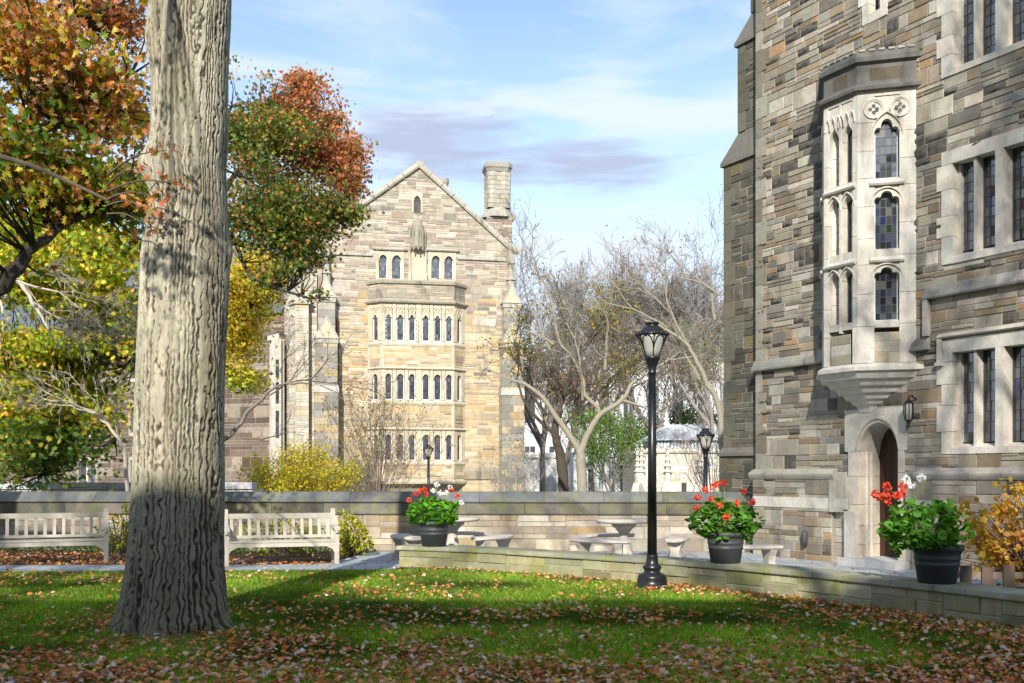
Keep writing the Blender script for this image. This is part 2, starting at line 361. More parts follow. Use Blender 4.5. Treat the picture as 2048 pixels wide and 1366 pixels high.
# ------------------------------------------------------------------ masonry
def jit(rnd, c, a=0.16):
    k = 1 + rnd.uniform(-a, a); return (c[0] * k * (1 + rnd.uniform(-.05, .05)), c[1] * k, c[2] * k * (1 + rnd.uniform(-.05, .05)))
def pick(rnd, pal):
    tot = sum(w for _, w in pal); x = rnd.uniform(0, tot)
    for c, w in pal:
        x -= w
        if x <= 0: return c
    return pal[-1][0]
def stone(mb, T, a, b, z0, z1, col, relief, joint, bev=0.008, m=0):
    j = joint / 2; a += j; b -= j; z0 += j; z1 -= j
    if b - a < 0.02 or z1 - z0 < 0.015: return
    e = min(bev, (b - a) / 4, (z1 - z0) / 4)
    vs = [T(a, 0, z0), T(b, 0, z0), T(b, 0, z1), T(a, 0, z1), T(a + e, relief, z0 + e), T(b - e, relief, z0 + e), T(b - e, relief, z1 - e), T(a + e, relief, z1 - e)]
    mb.add(vs, [(4, 5, 6, 7), (0, 1, 5, 4), (1, 2, 6, 5), (2, 3, 7, 6), (3, 0, 4, 7)], col, m)
def rough_stone(mb, T, a, b, z0, z1, col, rnd, joint):
    """rock-faced block: a lumpy front"""
    nx = 5; nz = 3; j = joint / 2; a += j; b -= j; z0 += j; z1 -= j; base = len(mb.v)
    for q in range(nz + 1):
        for p in range(nx + 1):
            ed = p in (0, nx) or q in (0, nz)
            mb.v.append(tuple(T(a + (b - a) * p / nx, 0.006 if ed else rnd.uniform(0.012, 0.045), z0 + (z1 - z0) * q / nz)))
    for q in range(nz):
        for p in range(nx):
            i = base + q * (nx + 1) + p; mb.f.append((i, i + 1, i + nx + 2, i + nx + 1)); mb.c.append(jit(rnd, col, 0.1)); mb.m.append(0)
def masonry(mb, T, u0, u1, z0, z1, rnd, pal, holes=(), H=(0.28, 0.40), chunk=(0.5, 1.3), wd=(0.22, 0.55), joint=0.012, relief=(0.008, 0.022),
            mortar=(0.50, 0.46, 0.39), xr=None, pats=((1,), (.5, .5), (.35, .65), (.62, .38), (.3, .4, .3), (.33, .33, .34)), rough=0.0, roughcol=(0.10, 0.095, 0.085), backing=True, colfn=None):
    def free(za, zb):
        lo, hi = u0, u1
        if xr: q = xr((za + zb) / 2); lo, hi = max(u0, q[0]), min(u1, q[1])
        iv = [(lo, hi)] if hi - lo > 0.05 else []
        for (ha, hb, hz0, hz1) in holes:
            ov = min(zb, hz1) - max(za, hz0)
            if ov > 0.45 * (zb - za):
                nv = []
                for a, b in iv:
                    if hb <= a or ha >= b: nv.append((a, b)); continue
                    if ha - a > 0.03: nv.append((a, ha))
                    if b - hb > 0.03: nv.append((hb, b))
                iv = nv
        return iv
    z = z0
    while z < z1 - 0.01:
        h = rnd.uniform(*H)
        if z1 - z - h < H[0] * 0.6: h = z1 - z
        u = u0 + rnd.uniform(-0.3, 0)
        while u < u1:
            w = rnd.uniform(*chunk); ue = u + w
            if u1 - ue < chunk[0] * 0.4: ue = u1
            pt = rnd.choice(pats); zz = z
            for fr in pt:
                zt = zz + fr * h
                for (a, b) in free(zz, zt):
                    a = max(a, u); b = min(b, ue)
                    x = a
                    while x < b - 0.01:
                        ww = rnd.uniform(*wd) * (1.25 if fr < .45 else 1.0)
                        if b - x - ww < wd[0] * 0.7: ww = b - x
                        c = jit(rnd, pick(rnd, pal) if colfn is None else colfn(rnd, x, zz))
                        if rough and rnd.random() < rough and zt - zz > 0.085 and .15 < ww < .48: rough_stone(mb, T, x, x + ww, zz, zt, roughcol, rnd, joint)
                        else: stone(mb, T, x, x + ww, zz, zt, c, rnd.uniform(*relief), joint)
                        x += ww
                zz = zt
            u = ue
        z += h
    if backing:
        us = sorted(set([u0, u1] + [h[0] for h in holes] + [h[1] for h in holes])); us = [u for u in us if u0 <= u <= u1]
        zs = sorted(set([z0, z1] + [h[2] for h in holes] + [h[3] for h in holes])); zs = [q for q in zs if z0 <= q <= z1]
        for i in range(len(us) - 1):
            for j in range(len(zs) - 1):
                cu = (us[i] + us[i + 1]) / 2; cz = (zs[j] + zs[j + 1]) / 2
                if any(h[0] < cu < h[1] and h[2] < cz < h[3] for h in holes): continue
                mb.add([T(us[i], 0, zs[j]), T(us[i + 1], 0, zs[j]), T(us[i + 1], 0, zs[j + 1]), T(us[i], 0, zs[j + 1])], [(0, 1, 2, 3)], mortar)
def faceT(p, q):
    L = math.hypot(q[0] - p[0], q[1] - p[1]); dx = (q[0] - p[0]) / L; dy = (q[1] - p[1]) / L
    return (lambda u, o, z: (p[0] + dx * u + dy * o, p[1] + dy * u - dx * o, z)), L
FT = lambda u, o, z: (u, -o, z)
LIME = (0.66, 0.62, 0.54)
def bar(mb, T, a, b, z0, z1, o0, o1, col, splay=0.0, m=0):
    """stone bar from depth o0 to front o1; front narrowed by splay on each side"""
    s = splay
    vs = [T(a, o0, z0), T(b, o0, z0), T(b - s, o1, z0), T(a + s, o1, z0), T(a, o0, z1), T(b, o0, z1), T(b - s, o1, z1), T(a + s, o1, z1)]
    mb.add(vs, [(0, 1, 2, 3), (7, 6, 5, 4), (3, 2, 6, 7), (1, 5, 6, 2), (0, 3, 7, 4), (0, 4, 5, 1)], col, m)
def blockbar(mb, T, a, b, z0, z1, o0, o1, rnd, side=0, h=0.36, splay=0.0, tooth=0.09, col=LIME):
    z = z0; i = 0
    while z < z1 - 0.01:
        hh = h * rnd.uniform(0.8, 1.2)
        if z1 - z - hh < h * 0.5: hh = z1 - z
        ex = tooth if (i % 2 and side) else 0
        aa = a - (ex if side < 0 else 0); bb = b + (ex if side > 0 else 0)
        c = jit(rnd, col, 0.07)
        vs = [T(aa, o0, z + .004), T(bb, o0, z + .004), T(bb - (splay if side <= 0 else 0), o1, z + .004), T(aa + (splay if side >= 0 else 0), o1, z + .004)]
        vs += [(p[0], p[1], z + hh - .004) for p in vs]
        mb.add(vs, [(0, 1, 2, 3), (7, 6, 5, 4), (3, 2, 6, 7), (1, 5, 6, 2), (0, 3, 7, 4), (0, 4, 5, 1)], c)
        z += hh; i += 1
def archfn(kind):
    if kind == 'round': return lambda s: math.sqrt(max(0, 1 - s * s))
    if kind == 'point': return lambda s: (math.sqrt(max(0, 4 - (1 + abs(s)) ** 2))) / math.sqrt(3)
    if kind == 'tudor': return lambda s: (1 - abs(s) ** 2.6) ** 0.6 * 0.86 + 0.14 * (1 - abs(s))
    def tre(s):
        a = abs(s); v = 0.0
        if a < 0.48: v = 0.42 + 0.58 * math.sqrt(max(0, 1 - (a / 0.48) ** 2)) ** 0.9
        d = (a - 0.66) / 0.34
        if abs(d) < 1: v = max(v, 0.12 + 0.34 * math.sqrt(1 - d * d))
        return v
    return tre
def arch_head(mb, T, a, b, zs, zt, rise, kind, o0, o1, col, n=18):
    """stone above an arched opening: spring at zs, solid up to zt"""
    fn = archfn(kind); mid = (a + b) / 2; hw = (b - a) / 2; pts = []
    for i in range(n + 1):
        s = -1 + 2 * i / n; pts.append((mid + s * hw, zs + rise * fn(s)))
    for i in range(n):
        (x0, q0), (x1, q1) = pts[i], pts[i + 1]
        vs = [T(x0, o1, q0), T(x1, o1, q1), T(x1, o1, zt), T(x0, o1, zt), T(x0, o0, q0), T(x1, o0, q1)]
        mb.add(vs, [(0, 1, 2, 3), (4, 5, 1, 0)], col)
def hoodline(mb, T, a, b, zs, rise, kind, o, th, out, col, n=18):
    fn = archfn(kind); mid = (a + b) / 2; hw = (b - a) / 2
    pr = [(mid + (-1 + 2 * i / n) * hw, zs + rise * fn(-1 + 2 * i / n)) for i in range(n + 1)]
    for i in range(n):
        (x0, q0), (x1, q1) = pr[i], pr[i + 1]
        vs = [T(x0, o, q0), T(x1, o, q1), T(x1, o, q1 + th), T(x0, o, q0 + th), T(x0, o + out, q0 + th * .2), T(x1, o + out, q1 + th * .2), T(x1, o + out, q1 + th * .8), T(x0, o + out, q0 + th * .8)]
        mb.add(vs, [(4, 5, 6, 7), (0, 1, 5, 4), (3, 7, 6, 2), (0, 4, 7, 3), (1, 2, 6, 5)], col)
def pane(T, a, b, z0, z1, nx, nz, o, rnd, parent, name='pane', cols=((0.02, 0.025, 0.035),), frame=0.014, lead=0.005, tilt=0.012, fmat='lead'):
    mb = MB()
    w = (b - a) / nx; h = (z1 - z0) / nz
    for i in range(nx):
        for j in range(nz):
            c = jit(rnd, rnd.choice(cols), 0.4)
            r = rnd.random()
            if r < 0.03: c = (0.02, 0.05, 0.02)
            elif r < 0.045: c = (0.02, 0.03, 0.12)
            elif r < 0.055: c = (0.08, 0.02, 0.03)
            t1, t2, t3 = (rnd.uniform(-tilt, tilt) * w for _ in range(3))
            mb.add([T(a + i * w, o + t1, z0 + j * h), T(a + (i + 1) * w, o + t2, z0 + j * h), T(a + (i + 1) * w, o + t3, z0 + (j + 1) * h), T(a + i * w, o + t3 + t1 - t2, z0 + (j + 1) * h)], [(0, 1, 2, 3)], c, 0)
    for i in range(1, nx): bar(mb, T, a + i * w - lead, a + i * w + lead, z0, z1, o + 0.002, o + 0.008, (1, 1, 1), 0, 1)
    for j in range(1, nz): bar(mb, T, a, b, z0 + j * h - lead, z0 + j * h + lead, o + 0.003, o + 0.009, (1, 1, 1), 0, 1)
    f = frame
    for (p, q, r0, r1) in ((a, a + f, z0, z1), (b - f, b, z0, z1), (a + f, b - f, z0, z0 + f), (a + f, b - f, z1 - f, z1)):
        bar(mb, T, p, q, r0, r1, o, o + 0.03, (1, 1, 1), 0, 2)
    return mb.build(name, [M['glass'], M['lead'], M[fmat]], parent)
def plan(xa, xd, wd, e, z, far=0.0):     # three-sided bay outline, offset e outward
    k = 1.41421
    return [(xa - k * e, far, z), (xa + wd - 0.4142 * e, -(wd + e), z), (xd - wd + 0.4142 * e, -(wd + e), z), (xd + k * e, far, z)]

# ================================================================== GROUND
def sheet(name, pts, z, mat, kind='structure'):
    mb = MB(); mb.add([(x, y, z) for x, y in pts], [tuple(range(len(pts)))]); o = mb.build(name, mat); o['kind'] = kind; return o
M['court'] = plain_mat('courtyard_ground', (0.16, 0.17, 0.10), 0.9, 0.2, 0.4, 0.8, 0.2)
gm = MB()   # upper terrace and lower courtyard as one terrain with a step at the back wall
gm.add([(-400, -300, 0), (400, -300, 0), (400, 21.15, 0), (-400, 21.15, 0)], [(0, 1, 2, 3)], (1, 1, 1), 0)
gm.add([(-400, 21.15, 0), (400, 21.15, 0), (400, 21.2, -1.0), (-400, 21.2, -1.0)], [(0, 1, 2, 3)], (1, 1, 1), 1)
gm.add([(-400, 21.2, -1.0), (400, 21.2, -1.0), (1500, 2500, -1.0), (-1500, 2500, -1.0)], [(0, 1, 2, 3)], (1, 1, 1), 1)
g = gm.build('lawn', [M['lawn'], M['court']]); g['kind'] = 'structure'
SW = [(-1.95, 17.35), (-0.62, 16.78), (0.6, 15.85), (1.69, 15.0), (2.62, 14.15), (3.70, 12.85), (4.5, 11.6), (5.25, 10.3), (6.3, 8.3), (7.4, 6.0)]
sheet('path', [(-30, 16.35), (-10, 16.35), (-2.0, 16.75), (-1.9, 17.45), (-2.0, 20.75), (-2.9, 20.75), (-3.3, 18.1), (-4.2, 17.72), (-30, 17.5)], 0.012, M['paving'])
sheet('terrace', [(-1.9, 17.5), (0.75, 16.0), (2.75, 14.3), (4.6, 11.75), (7.5, 6.2), (12, 6.2), (12, 20.85), (-2.0, 20.85)], 0.010, M['paving'])
sheet('planting_bed', [(-30, 17.52), (-4.2, 17.74), (-3.32, 18.12), (-2.92, 20.8), (-30, 21.2)], 0.008, M['soil'])
sheet('border_bed', [(7.0, 9.5), (9.0, 8.0), (12, 8.0), (9.3, 14.0), (6.9, 14.2), (6.0, 12.8)], 0.016, M['soil'])

# ================================================================== SEAT WALL (curved low wall)
def curveT(pts, sub=12):
    P2 = [Vector((x, y, 0)) for x, y in pts]; out = []
    for i in range(len(P2) - 1):
        p0 = P2[max(i - 1, 0)]; p1 = P2[i]; p2 = P2[i + 1]; p3 = P2[min(i + 2, len(P2) - 1)]
        for q in range(sub):
            u = q / sub; out.append(0.5 * ((2 * p1) + (p2 - p0) * u + (2 * p0 - 5 * p1 + 4 * p2 - p3) * u * u + (3 * p1 - p0 - 3 * p2 + p3) * u ** 3))
    out.append(P2[-1]); cum = [0]
    for i in range(1, len(out)): cum.append(cum[-1] + (out[i] - out[i - 1]).length)
    def T(u, o, z):
        u = max(-0.5, min(cum[-1], u)); i = 0
        while i < len(cum) - 2 and cum[i + 1] < u: i += 1
        f = (u - cum[i]) / (cum[i + 1] - cum[i]); p = out[i].lerp(out[i + 1], f) if 0 <= f <= 1 else out[i] + (out[i + 1] - out[i]) * f
        def dr(k): k = max(0, min(len(out) - 2, k)); return (out[k + 1] - out[k]).normalized()
        d = (dr(i - 1 if f < .5 else i).lerp(dr(i if f < .5 else i + 1), (f + .5) % 1)).normalized()
        return (p.x + d.y * o, p.y - d.x * o, z)
    return T, cum[-1]
rnd = random.Random(11)
sw_root = empty('seat_wall', (0, 15, 0), 0, 'low curved mossy stone wall with flat coping edging the lawn and carrying the flower pots', 'wall')
def off(T, o=(0, 15, 0)): return lambda u, w, z: tuple(a - b for a, b in zip(T(u, w, z), o))
Tc, Lc = curveT(SW); Ts = off(Tc)
mb = MB(); masonry(mb, Ts, 0, Lc, 0, 0.30, rnd, [((0.42, 0.40, 0.25), 3), ((0.33, 0.32, 0.20), 2), ((0.46, 0.43, 0.30), 2), ((0.26, 0.25, 0.13), 1)], H=(0.28, 0.31), chunk=(0.5, 1.2), wd=(0.35, 0.8), pats=((.45, .55), (.6, .4), (.35, .65)), backing=False)
Te = lambda u, o, z: Ts(-o, -u, z)
masonry(mb, lambda u, o, z: Ts(-o, -(0.42 - u) , z), 0, 0.42, 0, 0.30, rnd, [((0.38, 0.36, 0.22), 1)], H=(0.28, 0.31), chunk=(0.4, 0.5), wd=(0.3, 0.5), pats=((.45, .55),))
n = 40
for i in range(n): 
    a = Lc * i / n; b_ = Lc * (i + 1) / n
    mb.add([Ts(a, -0.42, 0), Ts(b_, -0.42, 0), Ts(b_, -0.42, .3), Ts(a, -0.42, .3)], [(1, 0, 3, 2)], (0.3, 0.28, 0.2)); mb.add([Ts(a, 0, 0), Ts(b_, 0, 0), Ts(b_, 0, .3), Ts(a, 0, .3)], [(0, 1, 2, 3)], (0.38, 0.36, 0.26))
mb.build('wall_face', M['mossy'], sw_root)
mb = MB(); u = -0.05
while u < Lc:
    w = rnd.uniform(0.9, 1.3); ue = min(u + w, Lc); k = 5; c = jit(rnd, (0.36, 0.36, 0.29), 0.12)
    for i in range(k):
        a = u + (ue - u) * i / k + (0.004 if i == 0 else 0); b_ = u + (ue - u) * (i + 1) / k - (0.004 if i == k - 1 else 0)
        prof = [(-0.47, .30), (0.045, .30), (0.05, .315), (0.045, .365), (0.03, .372), (-0.47, .372)]
        A = [Ts(a, o, z) for o, z in prof]; B = [Ts(b_, o, z) for o, z in prof]; m_ = len(prof)
        mb.add(A + B, [(j, m_ + j, m_ + (j + 1) % m_, (j + 1) % m_) for j in range(m_)] + [tuple(range(m_)), tuple(range(2 * m_ - 1, m_ - 1, -1))], c)
    u = ue
mb.build('coping', M['mossy'], sw_root)

# ================================================================== BACK WALL
bw = empty('back_wall', (-4, 21, 0), 0, 'long dark-capped sandstone wall running behind the benches and stone tables', 'wall')
p0 = (-22.0, 21.6); p1 = (5.45, 20.75); Tb, Lb = faceT((p0[0] + 4, p0[1] - 21), (p1[0] + 4, p1[1] - 21))
mb = MB(); SAND = [((0.52, 0.46, 0.36), 4), ((0.44, 0.37, 0.28), 3), ((0.40, 0.28, 0.15), 1.3), ((0.34, 0.30, 0.25), 2), ((0.58, 0.53, 0.44), 3), ((0.46, 0.36, 0.20), 1)]
masonry(mb, Tb, 0, Lb, 0, 0.77, rnd, SAND, H=(0.24, 0.30), chunk=(0.6, 1.6), wd=(0.3, 0.8), pats=((1,), (.5, .5), (.4, .6)), mortar=(0.42, 0.38, 0.32))
mb.box((0, -0.5, -1.0), (Lb, -0.01, 0.77), (0.4, 0.36, 0.3), 0, lambda u, o, z: Tb(u, o, z)); mb.build('wall_face', M['stone'], bw)
mb = MB(); u = 0
while u < Lb:
    ue = min(Lb, u + rnd.uniform(1.0, 1.7)); c = jit(rnd, (0.15, 0.14, 0.12), 0.3)
    prof = [(-0.52, .775), (0.05, .775), (0.06, .80), (0.045, 1.01), (-0.52, 1.01)]
    A = [Tb(u + .004, o, z) for o, z in prof]; B = [Tb(ue - .004, o, z) for o, z in prof]; m_ = len(prof)
    mb.add(A + B, [(j, m_ + j, m_ + (j + 1) % m_, (j + 1) % m_) for j in range(m_)] + [tuple(range(m_)), tuple(range(2 * m_ - 1, m_ - 1, -1))], c); u = ue
u = -0.6
while u < Lb:
    ue = min(Lb, u + rnd.uniform(1.2, 1.9)); c = jit(rnd, (0.17, 0.175, 0.18), 0.28); a0 = max(0, u)
    prof = [(-0.55, 1.014), (0.02, 1.014), (0.085, 1.03), (0.09, 1.05), (-0.10, 1.235), (-0.16, 1.25), (-0.30, 1.25), (-0.55, 1.10)]
    A = [Tb(a0 + .004, o, z) for o, z in prof]; B = [Tb(ue - .004, o, z) for o, z in prof]; m_ = len(prof)
    mb.add(A + B, [(j, m_ + j, m_ + (j + 1) % m_, (j + 1) % m_) for j in range(m_)] + [tuple(range(m_)), tuple(range(2 * m_ - 1, m_ - 1, -1))], c); u = ue
mb.build('coping', M['dcop'], bw)
# pale parapet behind it, on the left
pw = empty('pale_parapet', (-14, 27, -1), 0, 'pale smooth stone parapet showing just above the dark wall coping', 'wall')
mb = MB(); xx = -16.0
while xx < 7.0:
    w_ = rnd.uniform(1.3, 1.9); e_ = min(7.0, xx + w_); mb.box((xx, 0, 0), (e_ - .006, 0.4, 2.22), jit(rnd, (0.6, 0.58, 0.54), .06)); mb.box((xx, -0.06, 2.222), (e_ - .006, 0.46, 2.40), jit(rnd, (0.55, 0.56, 0.57), .06)); xx = e_
mb.build('wall_face', M['lime'], pw)

# ================================================================== RIGHT BUILDING
ang = math.atan2(-0.869, 0.495)
RB = empty('stone_hall', (4.92, 20.07, 0), ang, 'tall brown and grey ashlar hall with an oriel and an arched door at the right', 'building')
def ru(x, w=0.0):    # picture column -> distance along the wall
    a = (x - CX) / F; return (a * (20.07 - .495 * w) - 4.92 + .869 * w) / (.495 + .869 * a)
rnd = random.Random(5)
PALW = [((0.40, 0.36, 0.285), 5), ((0.32, 0.285, 0.225), 4.5), ((0.32, 0.25, 0.165), 2.6), ((0.40, 0.27, 0.15), .9), ((0.21, 0.19, 0.16), 2.4), ((0.50, 0.465, 0.385), 3.4), ((0.25, 0.19, 0.13), 1.6), ((0.28, 0.27, 0.235), 1.8)]
UE = 9.5; ZT = 13.5
WINU0, WINU1 = 4.28, 6.34
holes = [(WINU0 + .05, WINU1 - .05, 1.98, 3.78), (WINU0 + .05, WINU1 - .05, 5.06, 6.84), (WINU0 + .05, WINU1 - .05, 8.12, 9.9), (2.48, 3.50, 0, 2.75), (2.72, 3.12, 9.62, 11.3),
         (7.4, 9.3, 1.98, 3.78), (7.4, 9.3, 5.06, 6.84), (7.4, 9.3, 8.12, 9.9)]
mb = MB()
masonry(mb, FT, 0, UE, 1.66, ZT, rnd, PALW, holes=holes + [(1.9, 3.6, 3.0, 8.6)], rough=0.17, roughcol=(.105,.10,.088), H=(.22,.37), wd=(.18,.50), pats=((1,), (.5, .5), (.35, .65), (.62, .38), (.3, .4, .3), (.33, .33, .34), (.25, .25, .5), (.5, .22, .28)), backing=False)
plo = [(2.2, 3.72, 0, 1.66)]
masonry(mb, FT, 2.02, 3.76, 0, 1.66, rnd, [((0.6, 0.56, 0.48), 3), ((0.48, 0.43, 0.35), 2)], holes=[(2.30, 3.62, 0, 1.66)], H=(0.3, 0.45), wd=(0.3, 0.5), backing=False)
T2 = lambda u, o, z: (u, -o - 0.09, z)
masonry(mb, T2, -0.02, 2.02, 0, 1.58, rnd, PALW + [((0.46, 0.46, 0.36), 3)], rough=0.03, H=(0.24, 0.42))
masonry(mb, T2, 3.76, UE, 0, 1.58, rnd, PALW, rough=0.05, holes=[(4.5, 5.4, 0, .05)])
us = [0, 1.9, 2.48, 2.72, 3.12, 3.50, WINU0 + .05, WINU1 - .05, 7.4, 9.3, UE]; zs = [0, 1.98, 2.75, 3.78, 5.06, 6.84, 8.12, 9.62, 9.9, 11.3, ZT]
for i in range(len(us) - 1):
    for j in range(len(zs) - 1):
        cu = (us[i] + us[i + 1]) / 2; cz = (zs[j] + zs[j + 1]) / 2
        if any(h[0] < cu < h[1] and h[2] < cz < h[3] for h in holes): continue
        mb.add([FT(us[i], 0, zs[j]), FT(us[i + 1], 0, zs[j]), FT(us[i + 1], 0, zs[j + 1]), FT(us[i], 0, zs[j + 1])], [(0, 1, 2, 3)], (0.52, 0.48, 0.41))
mb.box((2.02, -0.088, 0), (2.021, 0, 1.58), (.4, .36, .3)); 
# corner quoins
z = 1.66; i = 0
while z < ZT:
    h = rnd.uniform(0.35, 0.5); c = jit(rnd, pick(rnd, [((0.36, 0.345, 0.285), 2), ((0.27, 0.25, 0.2), 1), ((0.21, 0.19, 0.15), 1)]), .08)
    mb.box((-0.012, -0.03, z + .005), (0.28 if i % 2 else 0.17, 0.5, z + h - .005), c); z += h; i += 1
# end wall and body so the hall is solid
mb.box((0.0, 0.62, 0), (UE, 8.0, ZT), (0.3, 0.28, 0.25))
mb.box((0.0, 0.002, 0), (0.004, 0.62, ZT), (0.3, 0.28, 0.25)); mb.box((UE - .01, 0.002, 0), (UE, 0.62, ZT), (0.3, 0.28, 0.25))
mb.build('wall', M['stone'], RB)
mb = MB(); mb.loft([[(-.2, -.2, ZT), (UE + .2, -.2, ZT), (UE + .2, 8.2, ZT), (-.2, 8.2, ZT)], [(1, 3.9, ZT + 4), (UE - 1, 3.9, ZT + 4), (UE - 1, 4.1, ZT + 4), (1, 4.1, ZT + 4)]]); mb.build('roof', M['slate'], RB)
# buttress at the far corner (set back from the wall face)
mb = MB(); Yb = 0.27
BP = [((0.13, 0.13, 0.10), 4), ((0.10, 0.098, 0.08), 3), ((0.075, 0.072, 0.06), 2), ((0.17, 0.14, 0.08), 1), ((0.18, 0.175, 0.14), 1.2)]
def bu(x): return ru(x, -Yb)
tiers = [(bu(1440), 0, 2.0), (bu(1449), 2.0, 8.15), (bu(1477), 8.75, 10.55), (bu(1503), 11.1, 14.0)]
for k, (ul, za, zb) in enumerate(tiers):
    Tq = lambda u, o, z: (u, Yb - o, z)
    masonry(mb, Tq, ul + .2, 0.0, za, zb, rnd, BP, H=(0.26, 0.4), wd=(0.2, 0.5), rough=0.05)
    q = za; i = 0
    while q < zb - .02:
        h = min(rnd.uniform(.32, .5), zb - q)
        if zb - q - h < .15: h = zb - q
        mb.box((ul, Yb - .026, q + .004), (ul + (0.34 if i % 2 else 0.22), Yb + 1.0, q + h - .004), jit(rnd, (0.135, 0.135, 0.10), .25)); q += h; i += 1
for (ua, ub, za, zb) in ((tiers[0][0], tiers[1][0], 2.0, 2.22), (tiers[1][0] - .06, tiers[2][0], 8.15, 8.75), (tiers[2][0] - .06, tiers[3][0], 10.55, 11.1)):
    mb.loft([[(ua, Yb - .07, za), (0.0, Yb - .07, za), (0.0, Yb + 1.05, za), (ua, Yb + 1.05, za)], [(ua, Yb - .07, za + .07), (0.0, Yb - .07, za + .07), (0.0, Yb + 1.05, za + .07), (ua, Yb + 1.05, za + .07)],
             [(ub, Yb + 0.0, zb), (0.0, Yb + 0.0, zb), (0.0, Yb + 1.0, zb), (ub, Yb + 1.0, zb)]], (0.19, 0.185, 0.16))
mb.build('buttress', M['stone'], RB)
# string courses
def course(mb, T, a, b, z, prof, col, rnd, step=1.1):
    u = a
    while u < b - .01:
        ue = min(b, u + rnd.uniform(.8, 1.2) * step)
        if b - ue < .3: ue = b
        c = jit(rnd, col, .1)
        A = [T(u + .003, o, z + q) for o, q in prof]; B = [T(ue - .003, o, z + q) for o, q in prof]; n_ = len(prof)
        mb.add(A + B, [(j, n_ + j, n_ + (j + 1) % n_, (j + 1) % n_) for j in range(n_)] + [tuple(range(n_)), tuple(range(2 * n_ - 1, n_ - 1, -1))], c); u = ue
DRIP = [(0, -.03), (0.05, -.02), (0.11, -.03), (0.12, 0.0), (0.09, 0.06), (0.03, 0.17), (0, 0.2)]
LEDGE = [(0, -.10), (0.05, -.10), (0.11, -.07), (0.14, -.02), (0.15, 0.02), (0.12, 0.05), (0.0, 0.12)]
mb = MB()
course(mb, FT, -0.06, 1.98, 3.70, DRIP, (0.40, 0.38, 0.33), rnd)
mb.build('string_course', M['limedark'], RB); mb = MB()
course(mb, FT, 3.97, UE, 4.53, DRIP, (0.36, 0.34, 0.31), rnd)
course(mb, FT, 3.72, 4.06, 3.70, DRIP, (0.42, 0.40, 0.36), rnd, .4)
mb.box((3.97, -0.10, 3.9), (4.06, 0, 4.5), (0.5, 0.47, 0.42)); mb.build('string_course', M['limedark'], RB); mb = MB()
course(mb, FT, -0.08, 2.10, 1.60, [(o + .02, z) for o, z in LEDGE], (0.52, 0.50, 0.42), rnd)
mb.box((2.00, -0.15, 1.02), (2.12, 0, 1.52), (0.56, 0.53, 0.46)); mb.box((2.00, -.15, .93), (2.30, 0, 1.02), (0.56, .53, .46)); mb.build('base_moulding', M['limedark'], RB); mb = MB()
course(mb, FT, 3.72, UE, 1.60, [(o + .02, z) for o, z in LEDGE], (0.46, 0.44, 0.40), rnd)
mb.box((3.68, -0.15, 0.98), (3.78, 0, 1.52), (0.5, 0.48, 0.42))
mb.build('base_moulding', M['limedark'], RB)
mb = MB(); course(mb, FT, 0.0, 2.4, 0.98, [(0.09, 0), (0.118, 0), (0.118, .20), (0.09, .20)], (0.6, 0.58, 0.5), rnd, .9); mb.build('plinth_band', M['lime'], RB); mb = MB(); course(mb, FT, 3.66, 4.5, 0.98, [(0.09, 0), (0.118, 0), (0.118, .20), (0.09, .20)], (0.6, 0.58, 0.5), rnd, .9)
mb.build('plinth_band', M['lime'], RB)
GC = ((0.035, 0.045, 0.07), (0.05, 0.065, 0.095), (0.08, 0.09, 0.105), (0.02, 0.026, 0.034), (0.10, 0.10, 0.09))  # blue-grey pane tones: sky reflection painted into the glass colour
def hall_window(z0, z1, g0, g1, uo=0.0, hood=True, dark=False):
    mb = MB(); D = -0.30; a, b_ = WINU0 + uo, WINU1 + uo
    L4 = [(4.48, 4.82), (4.90, 5.22), (5.40, 5.72), (5.80, 6.14)]; L4 = [(p + uo, q + uo) for p, q in L4]
    blockbar(mb, FT, a, L4[0][0], z0, z1, D, 0.03, rnd, -1, .38, 0.0); 
    bar(mb, FT, L4[0][0] - .001, L4[0][0] + .05, g0 - .1, g1 + .05, D, -0.12, LIME, 0)
    blockbar(mb, FT, L4[3][1], b_, z0, z1, D, 0.03, rnd, 1, .38, 0.0)
    bar(mb, FT, L4[0][1], L4[1][0], g0 - .08, g1 + .06, D, -0.02, LIME, 0.015); bar(mb, FT, L4[2][1], L4[3][0], g0 - .08, g1 + .06, D, -0.02, LIME, 0.015)
    bar(mb, FT, L4[1][1], L4[2][0], z0 + .05, z1 - .1, D, 0.028, LIME, 0.02)
    x = L4[0][0]
    for e in (5.31 + uo, L4[3][1]):     # head and sloping sill in blocks
        bar(mb, FT, x, e - .004, g1 + .06, z1, D, 0.03, jit(rnd, LIME, .06))
        vs = [FT(x, D, z0), FT(e - .004, D, z0), FT(e - .004, 0.03, z0), FT(x, 0.03, z0), FT(x, D, g0 + .02), FT(e - .004, D, g0 + .02), FT(e - .004, 0.03, z0 + .1), FT(x, 0.03, z0 + .1)]
        mb.add(vs, [(0, 1, 2, 3), (4, 7, 6, 5), (3, 2, 6, 7), (0, 3, 7, 4), (1, 5, 6, 2)], jit(rnd, LIME, .06)); x = e
    if hood:
        course(mb, FT, a - .05, b_ + .05, z1 + .02, [(0.0, 0), (0.07, 0.0), (0.10, 0.02), (0.08, 0.05), (0, 0.1)], (0.5, 0.47, 0.41), rnd, 1.0)
        mb.box((a - .05, -.085, z1 - .36), (a + .03, -.031, z1 + .02), (0.56, .53, .46)); mb.box((a - .07, -.11, z1 - .42), (a + .05, -.0305, z1 - .36), (0.56, .53, .46))
    w = mb.build('window', M['lime'], RB)
    for p, q in L4: pane(FT, p + .005, q - .005, g0, g1 + .06, 3, 9, -0.2, rnd, w, cols=GC, tilt=.03)
    return w
hall_window(1.94, 3.80, 2.12, 3.52)
hall_window(5.02, 6.86, 5.22, 6.58, hood=False)
